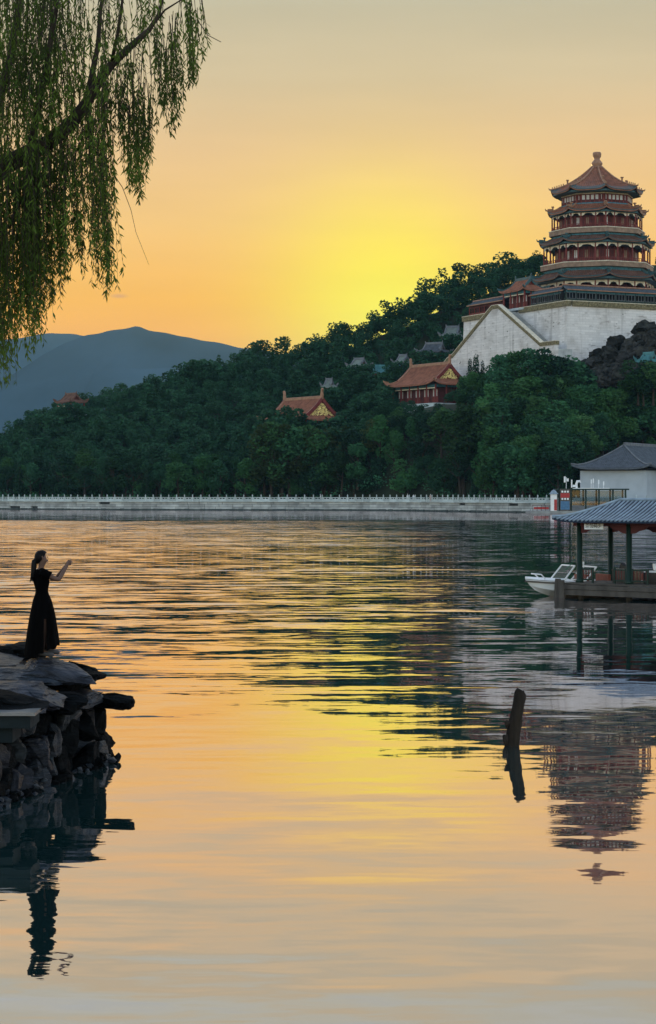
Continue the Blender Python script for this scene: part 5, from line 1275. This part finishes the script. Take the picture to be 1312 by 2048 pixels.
def woman():
    Y = 30.4; loc = at(85, 1312, Y); T = thing('person', 'woman in a long black dress on the rocks raising a phone towards the sunset', 'person', tuple(loc), math.radians(14))
    # x forward (the way she looks), y to her left, z up
    J = {'pelvis': ((0, 0, .84), (.10, .085)), 'waist': ((-.01, 0, 1.0), (.075, .070)), 'chest': ((-.02, 0, 1.14), (.10, .085)), 'collar': ((-.035, 0, 1.275), (.06, .05)), 'neck': ((-.02, 0, 1.35), .043), 'jaw': ((.012, 0, 1.43), (.060, .055)),
         'skull': ((-.002, 0, 1.505), (.086, .072)), 'crown': ((-.010, 0, 1.562), (.058, .052)), 'nose': ((.088, 0, 1.46), .012),
         'sh_r': ((-.02, -.155, 1.262), .050), 'el_r': ((.225, -.185, 1.16), .038), 'wr_r': ((.355, -.085, 1.36), .026), 'palm_r': ((.385, -.065, 1.415), (.034, .018)),
         'sh_l': ((-.02, .155, 1.262), .050), 'el_l': ((.215, .20, 1.15), .038), 'wr_l': ((.355, .07, 1.355), .026), 'palm_l': ((.385, .05, 1.405), (.034, .018)),
         'hip_r': ((0, -.075, .74), .075), 'kn_r': ((.015, -.09, .46), .055), 'an_r': ((-.02, -.095, .075), .034), 'toe_r': ((.13, -.10, .03), .030),
         'hip_l': ((0, .075, .74), .075), 'kn_l': ((.075, .09, .46), .055), 'an_l': ((.085, .095, .10), .034), 'toe_l': ((.225, .10, .05), .030)}
    B = [('pelvis', 'waist'), ('waist', 'chest'), ('chest', 'collar'), ('collar', 'neck'), ('neck', 'jaw'), ('jaw', 'skull'), ('skull', 'crown'), ('jaw', 'nose')]
    for s, sg in (('r', -1), ('l', 1)):
        B += [('chest', 'sh_' + s), ('sh_' + s, 'el_' + s), ('el_' + s, 'wr_' + s), ('wr_' + s, 'palm_' + s), ('pelvis', 'hip_' + s), ('hip_' + s, 'kn_' + s), ('kn_' + s, 'an_' + s), ('an_' + s, 'toe_' + s)]
        px, py, pz = J['palm_' + s][0]
        for i, (dz, ln) in enumerate(((.036, .85), (.014, 1.0), (-.008, .95), (-.028, .75))):       # four fingers closing round the phone
            a, b = f'f{s}{i}a', f'f{s}{i}b'; J[a] = ((px + .045 * ln, py - sg * -.012, pz + dz), .0085); J[b] = ((px + .058 * ln, py - sg * .030 * ln, pz + dz + .004), .0075); B += [('palm_' + s, a), (a, b)]
        J[f't{s}a'] = ((px - .012, py - sg * .03, pz + .02), .010); J[f't{s}b'] = ((px + .022, py - sg * .048, pz + .035), .008); B += [('palm_' + s, f't{s}a'), (f't{s}a', f't{s}b')]
    body = skin_figure('body', J, B, M_SKIN, T)
    for s in (-1, 1):
        MB().lathe([(.004, -.008), (.011, 0), (.004, .008)], 8, c=(.072, s * .028, 1.502)).build('eye', M_BLACKP, T)
        MB().tube([(-.012, s * .074, 1.475), (-.004, s * .082, 1.495), (-.014, s * .08, 1.52)], [.008, .013, .010], 6).build('ear', M_SKIN, T)
    MB().tube([(.078, -.018, 1.422), (.085, 0, 1.422), (.078, .018, 1.422)], .006, 6).build('mouth', mat('lips', (.22, .06, .05), .5, .1, 8), T)
    # hair: cap pulled back into a low ponytail
    V, Fc = ico(4); H = []
    for v in V:
        x, y, z = v; p = Vector((-.018 + .102 * x, .086 * y, 1.515 + .096 * z))
        cut = x * .75 - z * .55                          # face side stays open
        if cut > .28: p = Vector((-.018 + .066 * x, .060 * y, 1.515 + .070 * z))
        if x < 0 and z < 0: p += Vector((-.012, 0, -.035)) * (-x) * (-z) * 2.2
        p += Vector((x, y, z)) * .004 * noise.noise(Vector((x * 2, y * 14, z * 3))); H.append(tuple(p))
    m = MB(); m.add(H, Fc)
    m.tube([(-.085, 0, 1.47), (-.125, -.005, 1.44), (-.130, -.01, 1.37), (-.140, -.015, 1.29), (-.155, -.02, 1.20), (-.165, -.02, 1.14)], [.03, .04, .044, .038, .026, .006], 10)
    r = random.Random(4)
    for i in range(14): 
        o = (r.uniform(-.025, .025), r.uniform(-.025, .025)); m.tube([(-.13 + o[0], o[1], 1.38), (-.145 + o[0] * 1.3, -.01 + o[1] * 1.3, 1.26), (-.165 + o[0] * 1.8, -.02 + o[1] * 1.6, 1.13 + r.uniform(-.03, .05))], [.012, .010, .002], 4)
    m.build('hair', M_HAIR, T, smooth=True)
    MB().tube([(-.118, -.02, 1.43), (-.125, 0, 1.425), (-.118, .02, 1.43)], .022, 6).build('hair_tie', M_SHOE, T)
    # dress: bodice and long slit skirt as one loft with folds
    rings = [(1.315, -.035, .060, .095, 0), (1.295, -.035, .085, .150, 0), (1.25, -.03, .105, .175, 0), (1.18, -.022, .122, .160, 0), (1.12, -.015, .122, .148, 0), (1.05, -.012, .104, .128, 0), (.985, -.01, .094, .118, .01), (.93, -.008, .108, .132, .03),
             (.85, -.005, .140, .160, .05), (.72, 0, .170, .185, .08), (.58, 0, .196, .215, .11), (.44, -.005, .218, .24, .13), (.32, -.008, .236, .26, .15), (.22, -.008, .25, .275, .16), (.13, -.01, .258, .285, .17)]
    n = 72; m = MB(); ids = []
    for (z, cx, rx, ry, fold) in rings:
        row = []
        for k in range(n):
            t = 2 * math.pi * k / n; hem = z
            if z < .6:                                   # hem rises to the front, drops behind
                f = (.6 - z) / .47; hem = z + f * (.055 * math.cos(t) - .02) - f * .035 * (1 - math.cos(t)) + f * .012 * math.sin(9 * t)
            w = 1 + fold * (.5 * math.sin(7 * t + 1.0) * .5 + .35 * math.sin(13 * t + z * 3) * .5)
            row.append(len(m.v)); m.v.append((cx + rx * w * math.cos(t), ry * w * math.sin(t), hem))
        ids.append(row)
    slit = int(n * .76)
    for i in range(len(rings) - 1):
        for k in range(n):
            if rings[i][0] < .60 and k in (slit, slit + 1): continue
            m.f.append((ids[i][k], ids[i + 1][k], ids[i + 1][(k + 1) % n], ids[i][(k + 1) % n]))
    m.f.append(tuple(ids[0]))
    d = m.build('dress', M_DRESS, T, smooth=True)
    for s in (-1, 1): MB().tube([(-.025, s * .10, 1.292), (-.01, s * .160, 1.272), (.065, s * .182, 1.235), (.098, s * .188, 1.218)], [.055, .068, .066, .070], 12).build('sleeve', M_DRESS, d)
    for s, ax in ((-1, -.02), (1, .085)):
        y = s * .097; z = .0 if s < 0 else .02
        me = MB(); me.tube([(ax - .055, y, z + .04), (ax, y, z + .045), (ax + .09, y * 1.02, z + .035), (ax + .16, y * 1.04, z + .022), (ax + .185, y * 1.04, z + .015)], [.030, .042, .042, .036, .012], 10); me.build('shoe', M_SHOE, T, smooth=True)
    ph = thing('phone', 'dark phone held up in the woman\'s hands', 'phone', tuple(loc + Matrix.Rotation(math.radians(14), 3, 'Z') @ Vector((.425, -.005, 1.43))), math.radians(14))
    MB().box((0, 0, 0), (.009, .145, .072)).build('case', M_BLACKP, ph); MB().box((.006, .055, .018), (.004, .024, .024)).build('camera_lens', M_GREY_RIDGE, ph)
woman()

def strollers():
    c = [mat('white_shirt', (.65, .66, .66), .8, .1, 3), mat('dark_blue_jacket', (.03, .04, .06), .8, .2, 3), mat('pale_pink_top', (.5, .38, .36), .8, .1, 3), M_WHITE]
    L = [(641, 1.70, 0, 'person in a white shirt at the balustrade under the gilded gable hall'), (641 - 33, 1.62, 1, 'person in a dark jacket walking behind the balustrade, leftmost of the strollers'), (806, 1.6, 2, 'person in a pale pink top behind the balustrade, left of the white hatted one'),
         (815, 1.76, 0, 'taller person in white behind the balustrade under the red columned hall'), (827, 1.68, 3, 'person in white close right of the taller one behind the balustrade'), (852, 1.64, 1, 'person in a dark jacket behind the balustrade, second from the right'), (861, 1.7, 2, 'person in a pale top behind the balustrade, rightmost of the strollers')]
    for i, (px, h, mi, lb) in enumerate(L):
        X = (px - CX) * .116; Y = float(shore_y(X)) + 1.6; X = (px - CX) * Y / F; k = h / 1.7
        T = thing('person', lb, 'person', (X, Y, 2.07), (0, math.pi)[i % 2] + .3 * i, 'people strolling behind the balustrade')
        J = {'pelvis': ((0, 0, .92 * k), (.14, .12)), 'chest': ((0, 0, 1.25 * k), (.17, .12)), 'neck': ((0, 0, 1.45 * k), .06), 'head': ((.01, 0, 1.58 * k), (.09, .10)), 'top': ((0, 0, 1.66 * k), .07)}
        B = [('pelvis', 'chest'), ('chest', 'neck'), ('neck', 'head'), ('head', 'top')]
        for s, n in ((-1, 'r'), (1, 'l')):
            J.update({'s' + n: ((0, s * .19, 1.36 * k), .06), 'e' + n: ((.03 * s, s * .25, 1.10 * k), .045), 'w' + n: ((.12 * s + .04, s * .24, .88 * k), .035), 'h' + n: ((0, s * .09, .86 * k), .09), 'k' + n: ((.08 * s, s * .09, .48 * k), .06), 'a' + n: ((.06 * s - .03, s * .09, .06), .04), 'f' + n: ((.06 * s + .12, s * .1, .03), .035)})
            B += [('chest', 's' + n), ('s' + n, 'e' + n), ('e' + n, 'w' + n), ('pelvis', 'h' + n), ('h' + n, 'k' + n), ('k' + n, 'a' + n), ('a' + n, 'f' + n)]
        skin_figure('body', J, B, c[mi], T, 1)
        MB().lathe([(.03, 1.50 * k), (.085, 1.54 * k), (.09, 1.60 * k), (.03, 1.67 * k)], 8, c=(.03, 0, 0)).build('face', M_SKIN, T); MB().lathe([(.08, 1.60 * k), (.108, 1.63 * k), (.07, 1.70 * k), (.02, 1.72 * k)], 8).build('hair', M_HAIR if i % 3 else M_WHITE, T)
strollers()

# ------------------------------------------------------------------ willow hanging in from the upper left
def willow():
    W = thing('willow_tree', 'weeping willow hanging in from the upper left on a dark limb', 'tree', (-8.2, 28.6, 1.0)); O = Vector((-8.2, 28.6, 1.0)); r = random.Random(33)
    Y0 = 28.6
    def P(px, py, dy=0.0): return at(px, py, Y0 + dy) - O
    tk = MB(); tk.tube([(-.1, 0, -.6), (0, 0, .3), (.15, .05, 2.2), (.05, 0, 4.4), (.3, .1, 6.4), (.2, .1, 8.6), (.6, .3, 11.5), (1.4, .4, 13.0)], [.62, .46, .40, .36, .30, .22, .12, .04], 12); tk.build('trunk', M_BARK, W, smooth=True)
    limbs = [([(.25, .1, 5.6), P(-180, 430, .1), P(-70, 368), P(0, 335), P(60, 305), P(102, 282), P(140, 250), P(172, 208), P(192, 172), P(222, 130), P(262, 92), P(298, 60), P(318, 28), P(330, -30)], [.26, .2, .16, .14, .125, .11, .10, .085, .075, .062, .05, .038, .026, .014]),
             ([P(172, 208), P(184, 150, .1), P(196, 90, .2), P(200, 30, .2), P(212, -60, .2)], [.05, .045, .035, .03, .02]), ([P(60, 305), P(75, 220, -.3), P(95, 120, -.4), P(112, 20, -.5), P(130, -80, -.5)], [.06, .05, .045, .035, .02]),
             ([P(-70, 368), P(-20, 250, .4), P(20, 120, .5), P(40, 0, .6), P(50, -100, .6)], [.09, .07, .06, .05, .03]), ([P(222, 130), P(235, 70, -.2), P(245, 0, -.3), P(260, -70, -.3)], [.03, .025, .02, .01]), ([P(298, 60), P(330, 20, .1), P(362, 0, .1), P(385, 10, .1)], [.02, .014, .010, .006]),
             ([P(0, 335), P(40, 400, -.3), P(20, 450, -.4), P(-20, 480, -.4)], [.06, .04, .03, .02])]
    for pts, rad in limbs: MB().tube(pts, rad, 8).build('limb', M_BARK, W, smooth=True)
    # strands: lowest leaf row of the photograph by column
    ex = [-60, 0, 12, 25, 40, 60, 78, 95, 115, 135, 155, 170, 185, 205, 218, 226, 245, 262, 280, 296, 312, 322, 336, 346, 358, 372, 395, 408, 416]
    ey = [800, 770, 790, 770, 700, 700, 690, 620, 600, 560, 560, 520, 540, 600, 600, 260, 330, 400, 410, 360, 330, 220, 260, 295, 230, 190, 175, 135, 60]
    lim = lambda x: float(np.interp(x, ex, ey))
    LV = []; twigs = MB(); rg = np.random.default_rng(8)
    def strand(px, py0, py1, dy, dens=1.0, drift=0.0, naked=0.0):
        a = P(px, py0, dy); b = P(px + drift, py1, dy); L = (a - b).length
        if L < .15: return
        n = max(3, int(L / .25)); ph = r.uniform(0, 6); pts = [a.lerp(b, i / n) + Vector((.05 * math.sin(ph + i * .45), .06 * math.sin(ph * 2 + i * .4), 0)) * min(1, i / 2) for i in range(n + 1)]
        twigs.tube(pts, [.0055 - .004 * i / n for i in range(n + 1)], 3, False)
        k = int(L / .021 * dens)
        for j in range(k):
            t = r.uniform(naked, 1) * n; i = min(n - 1, int(t)); q_ = pts[i].lerp(pts[i + 1], t - i)
            if noise.noise(Vector((px * .3, t * 1.3, dy * 3))) < -.22 and r.random() < .8: continue
            LV.append((q_.x, q_.y, q_.z))
    def tops(px):                                     # where strands of this column can start
        return [y for y in (-70, -20) ]
    limb_px = [(-70, 368), (0, 335), (60, 305), (102, 282), (140, 250), (172, 208), (192, 172), (222, 130), (262, 92), (298, 60), (318, 28), (345, 10), (400, 0)]
    ly = lambda x: float(np.interp(x, [p[0] for p in limb_px], [p[1] for p in limb_px]))
    # long fall below the limb
    cl = [-48 + 268 * r.betavariate(1.0, 1.35) for _ in range(40)]
    for i in range(470):
        x = r.choice(cl) + r.gauss(0, 5) if r.random() < .6 else -50 + 270 * r.betavariate(1.0, 1.9); e = lim(x); top = ly(x) + r.uniform(-30, 60) if x > 20 else r.uniform(250, 480)
        bot = e - abs(r.gauss(0, 1)) * (70 if x > 90 else 110)
        if bot - top > 40: strand(x - r.uniform(-6, 6), top, bot, r.uniform(-1.2, 1.2), r.uniform(.4, .85), r.gauss(2, 11))
    # curtain above the limb
    for i in range(480):
        x = -45 + 255 * r.betavariate(1, 1.4) if r.random() < .82 else r.uniform(190, 330); top = r.uniform(-120, 180); bot = min(ly(x) + r.uniform(-40, 130), top + r.uniform(120, 330))
        if bot - top > 40: strand(x, top, bot, r.uniform(-1.4, 1.4), r.uniform(.45, .85), r.gauss(2, 14))
    # airy tassels on the right
    for (x0, x1, t0, t1, n) in ((236, 306, 150, 230, 34), (255, 305, 60, 160, 22), (312, 365, 20, 90, 30), (315, 350, 90, 170, 8), (362, 412, -40, 20, 20), (205, 250, 120, 190, 16), (200, 222, 200, 320, 12), (376, 400, 20, 60, 8)):
        for i in range(n):
            x = r.uniform(x0, x1); e = lim(x) - abs(r.gauss(0, 1)) * 38; top = r.uniform(t0, t1)
            if e - top > 25: strand(x - 6, top, e, r.uniform(-.7, .7), r.uniform(.55, .9), r.uniform(0, 12), .12)
    for pts in ([(190, 300), (215, 330), (245, 375), (262, 420), (272, 465), (298, 530)], [(395, 40), (415, 70), (442, 84)], [(188, 350), (198, 400), (206, 440), (208, 480)]): twigs.tube([P(*p) for p in pts], [.008, .006, .005, .004, .003, .002][:len(pts)], 4)
    twigs.build('hanging_twigs', M_BARK, W)
    C = np.array(LV); n = len(C)
    d = np.stack([rg.normal(0, .55, n), rg.normal(0, .55, n), -np.ones(n)], 1); d /= np.linalg.norm(d, axis=1)[:, None]
    s = np.cross(d, rg.normal(size=(n, 3))); s /= np.linalg.norm(s, axis=1)[:, None]; ln = rg.uniform(.06, .13, n)[:, None]; wd = ln * rg.uniform(.08, .13, n)[:, None]
    V = np.stack([C, C + d * ln * .45 + s * wd, C + d * ln, C + d * ln * .45 - s * wd], 1).reshape(-1, 3)
    put('crown', np_mesh('crown', V, np.arange(4 * n).reshape(n, 4), M_WILLOW), W)
willow()

# ------------------------------------------------------------------ evening air over lake and hills
def haze():
    m = bpy.data.materials.new('evening_haze'); m.use_nodes = True; N = m.node_tree.nodes; L = m.node_tree.links
    for n in list(N):
        if n.type != 'OUTPUT_MATERIAL': N.remove(n)
    v = N.new('ShaderNodeVolumePrincipled'); v.inputs['Density'].default_value = HAZE_D; v.inputs['Color'].default_value = (*HAZE_C, 1); v.inputs['Anisotropy'].default_value = HAZE_G
    L.new(v.outputs[0], N['Material Output'].inputs['Volume'])
    MB().box((0, 4550, 358.5), (12800, 12300, 720)).build('haze', m, kind='stuff', label='thin blue evening haze lying over the lake and hills', cat='haze')
HAZE_D, HAZE_C, HAZE_G = .60e-4, (.24, .46, .64), .1
haze()
